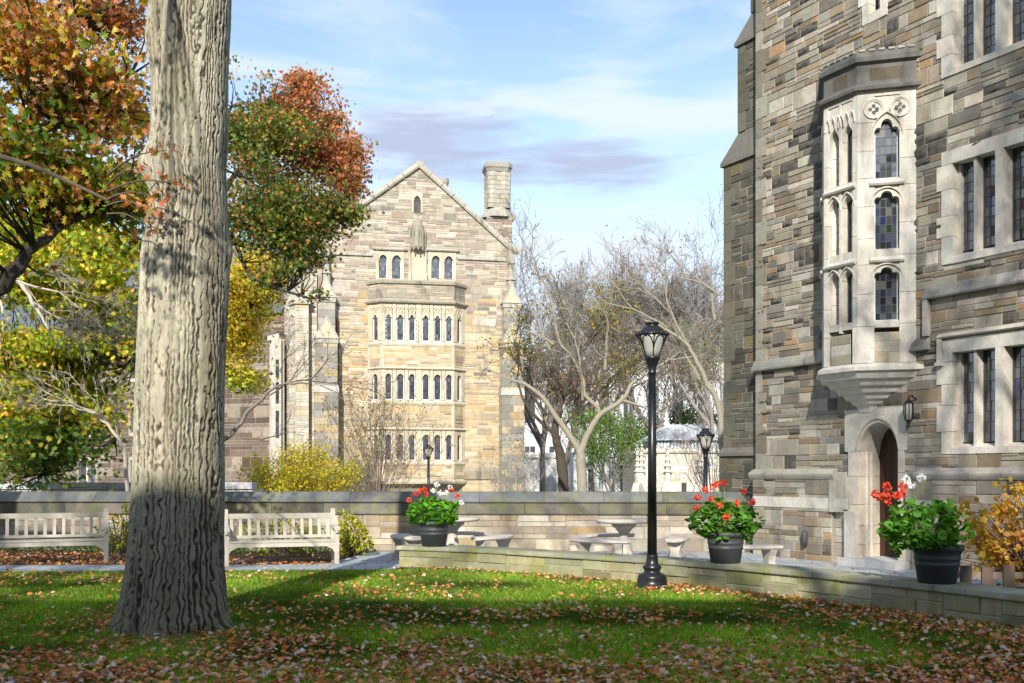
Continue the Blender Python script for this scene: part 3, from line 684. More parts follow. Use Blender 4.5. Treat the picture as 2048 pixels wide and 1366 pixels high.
hall_window(8.07, 9.95, 8.22, 9.65, hood=False)
mb = MB()   # small upper window
blockbar(mb, FT, 2.66, 2.80, 9.56, 11.2, -.3, .03, rnd, -1, .38); blockbar(mb, FT, 3.05, 3.2, 9.56, 11.2, -.3, .03, rnd, 1, .38); bar(mb, FT, 2.80, 3.05, 9.56, 9.72, -.3, .03, LIME); bar(mb, FT, 2.8, 3.05, 11.1, 11.3, -.3, .03, LIME)
w = mb.build('window', M['lime'], RB); pane(FT, 2.8, 3.05, 9.72, 11.1, 2, 8, -.18, rnd, w, cols=GC)
# ---- door
mb = MB(); dk = -0.52; a, b_ = 2.60, 3.44; zs_, rise = 2.02, 0.50
blockbar(mb, FT, 2.36, a, 0, 2.02, dk, 0.045, rnd, -1, .42, 0, .08, (0.60, .55, .46)); blockbar(mb, FT, b_, 3.56, 0, 2.02, dk, 0.045, rnd, 1, .42, 0, .07, (0.6, .56, .48))
mb.box((2.28, -0.045, 2.02), (2.6, 0.3, 2.76), (0.62, .58, .5)); mb.box((b_, -.045, 2.02), (3.60, .3, 2.76), (0.62, .58, .5))
arch_head(mb, FT, a, b_, 2.02, 2.76, rise, 'tudor', dk, 0.045, (0.62, .58, .5), 24)
hoodline(mb, FT, a - .03, b_ + .03, 2.04, rise + .03, 'tudor', 0.046, 0.07, 0.035, (0.6, .56, .48), 24)
for e in (0.14, 0.26):   # inner roll mouldings
    mb.tube([(a + .015, e, 0.02), (a + .015, e, 2.02)], [.03, .03], 8, LIME); mb.tube([(b_ - .015, e, 0.02), (b_ - .015, e, 2.02)], [.03, .03], 8, LIME)
mb.box((2.36, -.15, 0), (2.58, -.046, .95), (0.6, .57, .5)); mb.build('door_surround', M['lime'], RB)
mb = MB(); nb = 6
for i in range(nb):
    x0 = a - .02 + (b_ - a + .04) * i / nb; x1 = a - .02 + (b_ - a + .04) * (i + 1) / nb - .008
    mb.box((x0, .50, 0.14), (x1, .545, 2.6), (1, 1, 1))
for z in (.5, 1.2, 1.9): mb.box((a, .48, z), (b_, .50, z + .05))
dr = mb.build('door', M['wood'], RB)
mb = MB(); mb.box((3.18, .475, 1.45), (3.26, .499, 1.85)); mb.build('door_pane', M['black'], dr)
mb = MB(); mb.tube([(3.32, .46, 1.0), (3.32, .44, 1.08), (3.32, .46, 1.16)], [.012] * 3, 6); mb.build('handle', M['black'], dr)
mb = MB(); mb.box((2.45, -.42, 0.0), (3.66, 0.5, 0.14), (0.52, .52, .52)); mb.build('step', M['lime'], RB)
# ---- wall lantern by the door
mb = MB(); c0 = (3.78, -.20, 0)
mb.tube([(3.78, 0, 2.86), (3.78, -.12, 2.93), (3.78, -.2, 2.90), (3.78, -.2, 2.84)], [.014] * 4, 6)
mb.lathe([(.02, 2.86), (.05, 2.83), (.085, 2.80), (.07, 2.79)], 8, c0); mb.lathe([(.05, 2.50), (.06, 2.52), (.03, 2.47), (.01, 2.44)], 8, c0)
for i in range(8):
    t_ = 2 * math.pi * i / 8; mb.tube([(c0[0] + .062 * math.cos(t_), c0[1] + .062 * math.sin(t_), 2.52), (c0[0] + .08 * math.cos(t_), c0[1] + .08 * math.sin(t_), 2.68), (c0[0] + .07 * math.cos(t_), c0[1] + .07 * math.sin(t_), 2.79)], [.008] * 3, 4)
wl = mb.build('wall_lantern', M['black'], RB); mb = MB(); mb.lathe([(.055, 2.52), (.074, 2.68), (.064, 2.79)], 12, c0); mb.build('lantern_glass', M['frost'], wl, True)
# small spout low on the wall
mb = MB(); mb.lathe([(.05, 0), (.055, .1), (.06, .22), (.035, .28)], 10, (1.42, -.16, .28)); mb.build('drain_spout', M['pot'], RB, True)

# ---- oriel
XA, XD, OW = 1.73, 3.77, 0.66
mb = MB()
rings = [(-.60, 2.70), (-.55, 2.82), (-.50, 2.84), (-.44, 2.92), (-.39, 2.93), (-.33, 3.02), (-.27, 3.03), (-.20, 3.13), (-.14, 3.14), (-.06, 3.24), (.0, 3.25), (.07, 3.36), (.12, 3.37), (.12, 3.43), (.06, 3.47), (0.0, 3.50)]
for k in range(len(rings) - 1):
    pass
mb.loft([plan(XA, XD, OW, e, z) for e, z in rings], (0.66, .63, .56)); oc = mb.build('oriel_corbel', M['lime'], RB)
mb = MB()
PT = plan(XA, XD, OW, 0, 0); faces = [faceT(PT[i][:2], PT[i + 1][:2]) for i in range(3)]
tiers_ = [(4.10, 4.22, 4.94, 5.20), (5.26, 5.43, 6.21, 6.50), (6.50, 6.63, 7.35, 8.02)]
PL = [((0.56, .52, .44), 2), ((0.46, .42, .33), 1), ((0.38, .34, .24), 1)]
for fi, (Tf, Lf) in enumerate(faces):
    # base panel with stone, then jambs
    masonry(mb, Tf, 0.14, Lf - .14, 3.50, 4.02, rnd, PL, H=(.17, .19), wd=(.3, .5), pats=((1,),), joint=.008, relief=(.004, .01))
    ops = [(.13, .315), (.405, .59)] if fi == 1 else [(.33, .66)]
    if fi == 1: ops = [(0.09, 0.325), (0.395, 0.63)]
    else: ops = [(.27, .67)]
    ztop = 8.05
    for (p, q) in ((0, ops[0][0]), (ops[-1][1], Lf)): blockbar(mb, Tf, p, q, 3.50 if q - p > .2 else 3.5, ztop, -0.22, 0.02, rnd, 0, .55, 0, 0, (0.68, .645, .57))
    if fi == 1: bar(mb, Tf, ops[0][1], ops[1][0], 4.05, ztop, -.22, 0.02, LIME, .012)
    for (zb, g0, g1, zt) in tiers_:
        for (p, q) in ops:
            bar(mb, Tf, p, q, zb, g0, -.22, -.0, (0.62, .59, .52))                 # sill
            top = zt if zt < 8 else 8.02; rs_ = (zt - g1) * .62 if zt < 8 else .26
            kind = 'tref' if fi == 2 else 'point'
            arch_head(mb, Tf, p, q, g1 + .02, top + (.05 if zt < 8 else .03), rs_, kind, -.14, 0.0, (0.67, .63, .55), 20)
            if zt < 8: hoodline(mb, Tf, p - .05, q + .05, g1 - .02, rs_ + .08, 'point' if fi == 1 else 'round', 0.018, .03, .02, (0.7, .66, .58), 20)
            else:
                if fi == 2:
                    hoodline(mb, Tf, p - .05, q + .05, g1 - .02, rs_ + .14, 'point', 0.018, .035, .025, (0.7, .66, .58), 20)
                    for cx_ in (p - .01, q + .01):   # quatrefoil roundels
                        for t_ in range(16):
                            a1 = 2 * math.pi * t_ / 16; a2 = 2 * math.pi * (t_ + 1) / 16; R1, R2 = .125, .165; zc = 7.80
                            mb.add([Tf(cx_ + R1 * math.cos(a1), .02, zc + R1 * math.sin(a1)), Tf(cx_ + R2 * math.cos(a1), .045, zc + R2 * math.sin(a1)), Tf(cx_ + R2 * math.cos(a2), .045, zc + R2 * math.sin(a2)), Tf(cx_ + R1 * math.cos(a2), .02, zc + R1 * math.sin(a2))], [(0, 1, 2, 3)], (0.7, .67, .6))
                        for k4 in range(4):
                            a0 = math.pi / 4 + k4 * math.pi / 2; px, pz = cx_ + .055 * math.cos(a0 + math.pi / 4), 7.80 + .055 * math.sin(a0 + math.pi / 4)
                            mb.add([Tf(px + .034 * math.cos(2 * math.pi * s / 8), .0225, pz + .034 * math.sin(2 * math.pi * s / 8)) for s in range(8)], [tuple(range(8))], (0.12, .11, .1))
                else:
                    for mfr in (0.0, .5, 1.0):
                        cx_ = p + (q - p) * mfr; hoodline(mb, Tf, cx_ - .06, cx_ + .06, 7.62, .2, 'point', 0.019, .03, .03, (0.7, .66, .58), 12)
        if zt < 8:
            course(mb, Tf, ops[0][0] - .08, ops[-1][1] + .08, zt + .0, [(0.018, 0), (0.06, 0), (0.08, .03), (.018, .1)], (0.6, .57, .5), rnd, 2)
    bar(mb, Tf, 0, Lf, 8.022, 8.10, -.22, .021, LIME)
ob = mb.build('oriel', M['lime'], RB)
for fi, (Tf, Lf) in enumerate(faces):
    ops = [(0.09, 0.325), (0.395, 0.63)] if fi == 1 else [(.27, .67)]
    for (zb, g0, g1, zt) in tiers_:
        for (p, q) in ops: pane(Tf, p + .01, q - .01, g0 + .005, g1 + (.24 if zt < 8 else .3), 4 if fi != 1 else 2, 7, -.15, rnd, ob, 'pane', GC, .018, fmat='paint' if fi == 2 else 'lead')
mb = MB(); mb.loft([plan(XA, XD, OW, e, z) for e, z in [(.0, 8.07), (.03, 8.07), (.06, 8.10), (.10, 8.12), (.11, 8.17), (.03, 8.24), (.02, 8.25), (.02, 8.56), (.05, 8.58), (.09, 8.60), (.10, 8.68), (.06, 8.70), (.05, 8.78), (.02, 8.80)]], (0.20, .195, .18))
for fi, (Tf, Lf) in enumerate(faces):     # sandstone inset panel and top ornament
    mb.add([Tf(.2, .023, 8.29), Tf(Lf - .2, .023, 8.29), Tf(Lf - .2, .023, 8.50), Tf(.2, .023, 8.50)], [(0, 1, 2, 3)], (0.15, .125, .09))
    n_ = int(Lf / .14)
    for i in range(n_): bar(mb, Tf, Lf * i / n_ + .015, Lf * (i + 1) / n_ - .02, 8.78, 8.815, -.05, .07, (.45, .44, .4), .01)
op = mb.build('oriel_parapet', M['limedark'], RB)

# ================================================================== MAIN OAK
def main_oak():
    root = empty('oak_tree', (-3.51, 10.5, 0), 0, 'massive oak with pale furrowed bark standing on the lawn at left', 'tree')
    prof = [(-.15, .67, 347), (0, .62, 347), (.08, .60, 347), (.2, .57, 348), (.35, .545, 349), (.6, .512, 350), (1.0, .49, 352), (1.6, .478, 356), (2.5, .47, 359), (3.4, .458, 366), (3.9, .455, 370), (4.5, .395, 377), (4.8, .41, 372), (5.2, .405, 378), (5.8, .40, 379), (6.3, .425, 379), (7.2, .42, 384), (9.5, .36, 392), (13, .25, 400)]
    zz = np.array([p[0] for p in prof]); rr = np.array([p[1] for p in prof]); cc = (np.array([p[2] for p in prof]) - 350) / 190.0
    nth = 420; zl = np.concatenate([np.arange(-.1, 7.2, .0125), np.arange(7.2, 13, .08)]); nz = len(zl)
    th = np.linspace(0, 2 * np.pi, nth, endpoint=False); TH, Z = np.meshgrid(th, zl)
    R0 = np.interp(Z, zz, rr); CXx = np.interp(Z, zz, cc)
    X = np.cos(TH); Yy = np.sin(TH)
    flare = np.exp(-np.maximum(Z, 0) / .28)
    R = R0 * (1 + flare * .09 * np.cos(5 * TH + 1.0) + flare * .05 * np.cos(9 * TH + 2) ) * (1 + .03 * (fbm(X * 2 + 9, Yy * 2 + 9, Z * .8 + 5, 3) - .5) * 2)
    # burrs where limbs came off, left and right
    for (tz, tt, rad, amp) in ((4.82, math.radians(200), .17, .09), (6.1, math.radians(190), .22, .045), (3.95, math.radians(5), .12, .035), (.1, math.radians(-50), .12, .06)):
        dth = np.angle(np.exp(1j * (TH - tt))); d2 = (dth * .45 / rad) ** 2 + ((Z - tz) / (rad * 1.0)) ** 2; R = R + amp * np.exp(-d2)
    wx = (fbm(X * 3 + 20, Yy * 3 + 20, Z * 1.6, 3) - .5)
    ph = TH * 48 / (2 * np.pi) + 1.9 * (fbm(X * 1.7 + 11, Yy * 1.7, Z * .5, 2) - .5) * 2 + 1.0 * (fbm(X * 5, Yy * 5 + 4, Z * 1.1, 2) - .5) * 2 + .55 * (fbm(X * 11, Yy * 11 + 4, Z * 13, 2) - .5) * 2
    fr = np.abs((ph % 1.0) - .5) * 2; wd_ = .42 + .6 * (fbm(X * 4 + 2, Yy * 4, Z * 1.6 + 8, 3) - .5) * 2; wd_ = np.clip(wd_, .10, .85)
    rid1 = np.clip((fr - (1 - wd_)) / .16, 0, 1); core = np.clip((fr - (1 - wd_ * .5)) / .07, 0, 1)
    a3 = fbm(X * 6 + 50, Yy * 6 + 50, Z * 7, 3); rid3 = np.clip(1.3 - np.abs(a3 - .5) / .02, 0, 1) * .7
    deep = np.clip(np.maximum(rid1, rid3), 0, 1); plate = np.clip(1 - fr, 0, 1) ** .5
    rtone = _rs.rand(4096)[(np.floor(ph).astype(int) % 48) + 48 * (np.floor(Z * 1.3 + 3).astype(int))]
    lowk = 1 + .7 * np.exp(-np.maximum(Z, 0) / .9)
    fine = fbm(X * 30, Yy * 30, Z * 14, 3) - .5
    R = R * .965 - .009 * rid1 * lowk - .005 * core * lowk - .006 * rid3 + .004 * plate * lowk + .006 * fine + .004 * (fbm(X * 60, Yy * 60, Z * 9, 2) - .5)
    Vx = CXx + R * X - .022; Vy = R * Yy; V = np.stack([Vx, Vy, Z], -1).reshape(-1, 3)
    i = np.arange(nz - 1)[:, None] * nth; j = np.arange(nth)[None, :]; jn = (np.arange(nth) + 1)[None, :] % nth
    q = np.stack([i + j, i + jn, i + nth + jn, i + nth + j], -1).reshape(-1, 4)
    dq = deep[:-1].reshape(-1); big = fbm(X[:-1] * 1.6 + 4, Yy[:-1] * 1.6, Z[:-1] * .5, 3).reshape(-1)
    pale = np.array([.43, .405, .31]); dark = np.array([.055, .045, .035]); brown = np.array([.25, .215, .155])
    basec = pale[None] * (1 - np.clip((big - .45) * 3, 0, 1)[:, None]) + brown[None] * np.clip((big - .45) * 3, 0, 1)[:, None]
    tn = fbm(X[:-1] * 22, Yy[:-1] * 22, Z[:-1] * 2.2 + 3, 3).reshape(-1)[:, None]; basec = basec * (.66 + .68 * tn) * (.86 + .28 * rtone[:-1].reshape(-1)[:, None]); lowc = np.clip(1.25 - Z[:-1].reshape(-1) / 1.5, 0, 1)[:, None] * .8  # lowc: darker bark and shade near the ground, both painted into the colour
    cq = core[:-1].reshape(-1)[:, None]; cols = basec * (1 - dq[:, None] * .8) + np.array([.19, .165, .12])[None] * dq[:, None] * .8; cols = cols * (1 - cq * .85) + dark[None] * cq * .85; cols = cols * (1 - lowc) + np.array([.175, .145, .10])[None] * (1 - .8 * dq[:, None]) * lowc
    loops = q.ravel(); starts = np.arange(len(q)) * 4
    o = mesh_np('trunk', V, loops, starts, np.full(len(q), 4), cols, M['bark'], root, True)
    # limbs and sparse crown above the picture (they shade the hall and the wall)
    br = Branches(); tips = []; rn = random.Random(3)
    for k in range(7):
        a = k * 2.4 + .5; z0 = 10.6 + k * .4
        grow(br, Vector((0.25, 0, z0)), Vector((math.cos(a) * .5, math.sin(a) * .5 - .3, 1)).normalized(), .12, 2.6, 4, rn, (0.2, .18, .15), tips, up=.1, spread=.5, minr=.006)
    br.mb.build('limb', M['twig'], root, True)
    rs = np.random.RandomState(4); tp = np.array([t[0] for t in tips if t[1] <= 1 and t[0].z > 11.5]); tp = tp[rs.choice(len(tp), min(len(tp), 260), False)]
    C = spray(rs, tp, 9, .22); C = C[C[:, 2] > 11.2]
    leaf_object('crown', OAK, C, rs.uniform(.10, .16, len(C)), palette(rs, len(C), [(.4, .14, .04), (.12, .16, .02), (.4, .25, .04)], [2, 2, 1]), M['leaf'], rs, root)
    bt = Branches(); rn2 = random.Random(5); ov = []  # unseen leaf sprays added towards the sun to shade patches of the trunk
    for (x, y, k) in [(285, 500, 9), (310, 515, 9), (335, 520, 9), (362, 530, 8), (395, 540, 5), (300, 535, 7), (340, 545, 5), (405, 400, 3), (420, 440, 3), (385, 380, 2), (300, 80, 2), (330, 100, 2), (325, 200, 2), (330, 650, 2)]:
        t0 = P(x, y, 10.05); d_ = rn2.uniform(5.2, 6.2); ov.append((t0 + SUN * d_ - Vector((-3.51, 10.5, 0)), k))
    hub = Vector((-.3, -3.2, 8.3)); bt.limb([(0.0, 0, 10.2), (-.2, -1.6, 9.4), tuple(hub)], .07, .03, 6, (.12, .09, .07))
    for c_, k in ov: bt.limb([hub, hub.lerp(c_, .5) + Vector((0, 0, .12)), c_], .014, .004, 4, (.12, .09, .07))
    bt.mb.build('unseen_shade_branch', M['twig'], root)
    C = np.concatenate([np.array(c_) + rs.normal(size=(k * 2, 3)) * .085 for c_, k in ov]); leaf_object('unseen_shade_foliage', OAK, C, rs.uniform(.09, .14, len(C)), palette(rs, len(C), [(.4, .2, .06), (.15, .2, .04)], [1, 1]), M['leaf'], rs, root)
    # low leafy twigs on the left side that lie in front of the bark
    b2 = Branches(); rn = random.Random(8)
    cl = []
    for (x, y, Y) in ((352, 365, 9.6), (318, 395, 9.75), (335, 300, 9.7), (300, 420, 9.85), (290, 340, 9.9), (300, 455, 9.8), (275, 400, 10)):
        e = P(x, y, Y) - Vector((-3.51, 10.5, 0)); s_ = P(215, 400 + (y - 400) * .5, 10.2) - Vector((-3.51, 10.5, 0))
        b2.limb([s_, s_.lerp(e, .5) + Vector((0, -.05, .05)), e], .012, .004, 4, (.12, .09, .07)); cl.append(e)
    s0 = P(60, 330, 11.5) - Vector((-3.51, 10.5, 0)); b2.limb([P(-60, 300, 12) - Vector((-3.51, 10.5, 0)), s0, P(215, 400, 10.2) - Vector((-3.51, 10.5, 0))], .04, .014, 6, (.12, .09, .07))
    b2.mb.build('low_branch', M['twig'], root)
    C = spray(rs, np.array(cl), 10, .075, .8)
    leaf_object('low_foliage', OAK, C, rs.uniform(.08, .13, len(C)), palette(rs, len(C), [(.55, .25, .12), (.5, .18, .07), (.2, .2, .04)], [3, 2, 1]), M['leaf'], rs, root)
main_oak()

# ================================================================== LEAFY TREES
def leafy(name, base, ells, ncl, per, rad, tmpl, size, pals, limbs, label, seed, cat='tree', gap=(.75, .44), trunk=None, barkc=(.07, .06, .05), twigs=True, group=None, yfn=None):
    root = empty(name, base, 0, label, cat, group); B = Vector(base); rs = np.random.RandomState(seed); rn = random.Random(seed)
    br = Branches(); nodes = []
    if trunk: 
        o = Branches(); o.limb([Vector(p) - B for p in trunk[0]], trunk[1], trunk[2], 12, barkc, .02, rn, 5); o.mb.build('trunk', M['twig'], root, True)
        nodes += [Vector(p) - B for p in trunk[0][1:]]
    for pts, r0, r1 in limbs: nodes += br.limb([Vector(p) - B for p in pts], r0, r1, 7, barkc, .04, rn)
    Cc, ch = ell_clusters(rs, [((Vector(c) - B), r, w) for c, r, w, _ in ells], ncl)
    kp = fbm(Cc[:, 0] * gap[0] + seed, Cc[:, 1] * gap[0] + 3, Cc[:, 2] * gap[0] * 1.3 + 7, 3) > gap[1]; Cc = Cc[kp]; ch = ch[kp]; ncl = len(Cc)
    if twigs and nodes:
        nd = np.array(nodes)
        for c in Cc[::2]:
            d = ((nd - c) ** 2).sum(1) + 2.0 * np.maximum(0, nd[:, 2] - c[2]); s = Vector(nd[d.argmin()]); e = Vector(c)
            if (e - s).length < 4.5:
                mid = s.lerp(e, .5) + Vector((rn.uniform(-.2, .2), rn.uniform(-.2, .2), -.1 * (e - s).length)); br.mb.tube([s, mid, e], [.028, .015, .005], 3, barkc, caps=False)
    if br.mb.v: br.mb.build('branches', M['twig'], root, False)
    C = spray(rs, Cc, per, rad); n = len(C); cols = np.zeros((n, 3)); chr_ = np.repeat(ch, per)
    clv = np.repeat(rs.uniform(.65, 1.35, ncl), per)
    for k, e in enumerate(ells):
        msk = chr_ == k
        if msk.any():
            # each cluster leans to one colour of its palette
            pal, w = pals[e[3]]; ncl_k = int((ch == k).sum()); lead = rs.choice(len(pal), ncl_k, p=np.array(w, float) / sum(w)); c1 = np.array(pal)[np.repeat(lead, per)]
            c2 = palette(rs, int(msk.sum()), pal, w, .2); mixf = (rs.rand(int(msk.sum()), 1) < .62)
            cols[msk] = np.where(mixf, c1 * rs.uniform(.8, 1.2, (int(msk.sum()), 1)), c2)
    cols *= clv[:, None]
    leaf_object('crown', tmpl, C, rs.uniform(size[0], size[1], n), np.clip(cols, .004, .9), M['leaf'], rs, root)
    return root
PALS = {
 'orange': ([(.60, .28, .09), (.62, .38, .20), (.50, .18, .05), (.58, .42, .07), (.20, .28, .04), (.30, .13, .04)], [4, 5, 1.5, 3, 3, 1.2]),
 'mixed': ([(.52, .26, .08), (.12, .21, .03), (.32, .34, .04), (.58, .44, .07), (.08, .14, .02), (.26, .10, .03)], [3, 4, 4, 3, 2, 1.2]),
 'green': ([(.10, .16, .035), (.065, .11, .025), (.20, .22, .04), (.36, .17, .05), (.42, .30, .06)], [5, 3, 3, 2.2, 1.2]),
 'red': ([(.46, .18, .09), (.40, .15, .06), (.55, .27, .14), (.22, .17, .04), (.5, .3, .08)], [4, 2, 3, 2, 1]),
 'yellow': ([(.64, .52, .05), (.46, .48, .05), (.26, .36, .04), (.62, .38, .08), (.12, .20, .03)], [3.5, 4.5, 4, 1.4, 1.6]),
 'golden': ([(.66, .50, .06), (.5, .46, .05), (.62, .36, .08), (.28, .32, .04)], [4, 4, 2, 2]),
 'dgreen': ([(.09, .17, .04), (.14, .22, .04), (.20, .26, .05), (.38, .33, .05)], [4, 3, 2, 1.5])}
def E(x, y, Y, rx, ry, rd, w, pal): return (P(x, y, Y), (rx / F * Y, rd, ry / F * Y), w, pal)
leafy('oak_tree', (-11.5, 15.5, 0), [E(30, 90, 14.5, 210, 130, 1.6, 3, 'orange'), E(190, 200, 15.5, 120, 120, 1.3, 2.4, 'orange'), E(60, 330, 14, 170, 110, 1.5, 2.8, 'mixed'), E(215, 385, 15, 90, 85, 1.0, 1.6, 'mixed'),
      E(-150, 250, 14.5, 190, 260, 2, 1.6, 'mixed'), E(110, -80, 15, 260, 120, 2, 1.2, 'orange'), E(230, 60, 16, 70, 110, 1.0, .7, 'red')],
      1500, 14, .25, OAK, (.10, .175), PALS, [([(-11.5, 15.5, 3.6), P(-40, 590, 14.2), P(40, 520, 14.2), P(75, 485, 14.3), P(150, 440, 14.6), P(250, 400, 14.9)], .16, .03), ([(-11.3, 15.5, 5), P(0, 300, 14.5), P(160, 220, 15), P(260, 150, 15.5)], .12, .03), ([(-11.4, 15.5, 6.2), P(-20, 120, 14.8), P(150, 40, 15)], .1, .03)],
      'orange and green leaved oak reaching in from the left edge', 21, trunk=([(-11.5, 15.5, 0), (-11.55, 15.5, 3), (-11.4, 15.5, 7), (-11, 15.3, 11)], .42, .15))
leafy('oak_tree', (-12.2, 33.5, -1), [E(560, 340, 32, 95, 120, 2.2, 3, 'green'), E(480, 300, 33, 90, 120, 2, 2.6, 'green'), E(600, 450, 31.5, 85, 75, 1.5, 2.2, 'green'), E(640, 315, 33.5, 72, 75, 1.6, 2.0, 'red'), E(575, 215, 34, 80, 48, 1.4, 1.3, 'red'), E(490, 205, 34, 40, 35, 1.2, .5, 'red'), E(560, 270, 33, 60, 50, 1.2, .8, 'mixed'), E(605, 168, 34, 24, 24, .8, .6, 'red'), E(700, 300, 33.5, 24, 30, .8, .5, 'red'), E(700, 355, 33.5, 20, 36, .7, .3, 'red'), E(660, 240, 33.8, 34, 28, .8, .35, 'red'), E(470, 185, 34, 26, 24, .8, .25, 'red'), E(655, 420, 32, 44, 40, 1, .6, 'green'), E(600, 510, 31.5, 46, 26, .8, .4, 'green'), E(690, 430, 32, 30, 18, .5, .35, 'green'),
      E(520, 440, 32, 90, 70, 2, 1.8, 'green'), E(330, 330, 33, 110, 200, 2, 1.3, 'green'), E(575, 545, 31, 60, 24, .8, .7, 'green'), E(640, 590, 31, 32, 22, .5, .35, 'green'), E(690, 470, 31, 40, 20, .6, .4, 'green'), E(600, 585, 31, 40, 18, .5, .3, 'green'), E(690, 375, 33, 26, 45, .8, .35, 'red')],
      3200, 14, .26, OAK, (.11, .19), PALS, [([(-11.9, 33.5, 5), P(450, 480, 32.5), P(530, 460, 32), P(620, 430, 32)], .16, .03), ([(-11.8, 33.5, 5.5), P(440, 470, 32.5), P(500, 550, 32), P(600, 590, 31), P(660, 600, 31)], .11, .02), ([(-11.8, 33.5, 6.5), P(470, 350, 33), P(600, 270, 33.5), P(660, 330, 33.5)], .13, .03), ([(-11.8, 33.5, 7), P(440, 250, 33.5), P(520, 210, 33.8)], .1, .03)],
      'green crowned oak turning red at its top behind the massive trunk', 22, gap=(.55, .455), trunk=([(-12.2, 33.5, -1), (-12.0, 33.5, 4), (-11.7, 33.5, 9), (-11.2, 33.5, 13)], .4, .12))
leafy('maple_tree', (-17.5, 26.5, -1), [E(60, 540, 24, 150, 70, 2, 2.4, 'yellow'), E(200, 590, 25, 90, 90, 1.8, 2, 'yellow'), E(120, 700, 24, 150, 40, 2, 1.4, 'yellow'), E(30, 780, 24, 110, 60, 1.5, 1.8, 'yellow'), E(170, 770, 24.5, 90, 45, 1.3, .9, 'yellow'), E(90, 900, 23.5, 130, 75, 1.8, 1.3, 'dgreen'), E(150, 830, 24, 90, 50, 1.3, .9, 'yellow'), E(20, 860, 24, 90, 70, 1.5, 1.3, 'yellow'), E(60, 480, 26, 200, 80, 2.2, 2.4, 'mixed'), E(180, 490, 25, 110, 60, 1.6, 1.8, 'yellow'), E(-120, 650, 24, 150, 200, 2, 1, 'yellow'), E(215, 670, 25, 60, 50, 1, .7, 'yellow')],
      3200, 13, .28, OAK, (.12, .20), PALS, [([(-17.3, 26.5, 3.4), P(-30, 740, 24.5), P(100, 742, 24), P(190, 722, 24), P(262, 735, 24.5)], .11, .03), ([(-17.3, 26.5, 3.0), P(-20, 755, 24), P(60, 780, 23.8), P(150, 830, 23.6), P(230, 880, 23.6)], .07, .02), ([(-17.3, 26.5, 2.2), P(-10, 820, 24), P(40, 890, 23.5), P(90, 950, 23.5)], .06, .02), ([(-17.2, 26.5, 6), P(0, 560, 25), P(150, 500, 25)], .12, .03)],
      'yellow-green maple with drooping dark branches behind the left bench', 23, gap=(.8, .40), trunk=([(-17.5, 26.5, -1), (-17.3, 26.5, 4), (-17, 26.5, 8)], .3, .14))
leafy('maple_tree', (-15.5, 44, -1), [E(495, 570, 42, 65, 70, 1.6, 3, 'golden'), E(475, 670, 42, 40, 60, 1.4, 1.8, 'golden'), E(530, 550, 42, 32, 40, 1, 1.2, 'golden'), E(400, 620, 43, 90, 90, 2, 1, 'yellow'), E(490, 760, 42, 25, 25, .8, .3, 'yellow')],
      1300, 13, .34, SIMPLE, (.15, .26), PALS, [([(-15.3, 44, 4), P(420, 700, 43), P(500, 620, 42)], .1, .03)],
      'golden maple glowing between the massive trunk and the gabled hall', 24, trunk=([(-15.5, 44, -1), (-15.3, 44, 4), (-14.6, 43.5, 8)], .22, .08))

# ================================================================== GABLED HALL
GY = 59.0; GX = (830 - CX) / F * GY; ga = math.radians(10.5)
GB = empty('gabled_hall', (GX, GY, -1), ga, 'cream stone gabled hall with bay window and tall chimney in the centre', 'building')
cg, sg = math.cos(ga), math.sin(ga)
def gu(x, o=0.0):      # picture column -> local x at outward offset o
    a = (x - CX) / F; px, py = GX + sg * o, GY - cg * o
    return (a * py - px) / (cg - a * sg)
def gz(x, y, o=0.0):
    u = gu(x, o); Yd = GY + sg * u - cg * o; return zat(y, Yd) + 1.0
rnd = random.Random(9)
GP = [((0.58, .46, .28), 5), ((0.52, .41, .24), 3), ((0.54, .38, .20), 2), ((0.38, .31, .23), 2), ((0.62, .54, .40), 3), ((0.27, .23, .18), .9)]
GPU = [((0.47, .42, .34), 4), ((0.37, .33, .27), 3), ((0.35, .27, .23), 2.4), ((0.56, .51, .43), 3), ((0.26, .24, .21), 1.6)]
uL, uR = gu(600), gu(1020); apx = gu(838); zap = gz(838, 335); zk = gz(1015, 500)
def gcol(r, x, z):
    f = max(0, min(1, (z - 9.5) / 5.0 + r.uniform(-.3, .3))); return pick(r, GPU) if f > .5 else pick(r, GP)
def gxr(z):
    if z < zk: return (uL, uR)
    f = (z - zk) / (zap - zk); return (uL + .75 + (apx - uL - .75) * f, uR - .1 + (apx - uR + .1) * f)
gl = [(770, 784), (793, 808.5), (817, 831), (844.5, 859), (867.5, 882.5), (891, 905)]
mb = MB()
topw = [(gu(752), gu(808), gz(780, 560), gz(780, 503)), (gu(857), gu(912), gz(885, 562), gz(885, 505))]
bayhole = (gu(740), gu(926), 0, gz(830, 610))
masonry(mb, FT, uL, uR, 0, zap - .2, rnd, GP, H=(.36, .5), chunk=(.7, 2.0), wd=(.4, 1.0), pats=((1,), (.5, .5), (.25, .25, .25, .25), (.33, .33, .34), (.3, .3, .4), (.2, .2, .2, .2, .2), (.25, .5, .25), (.25, .25, .5)), joint=.028, relief=(.01, .03), mortar=(.62, .56, .45), xr=gxr, holes=topw, backing=False, colfn=gcol)
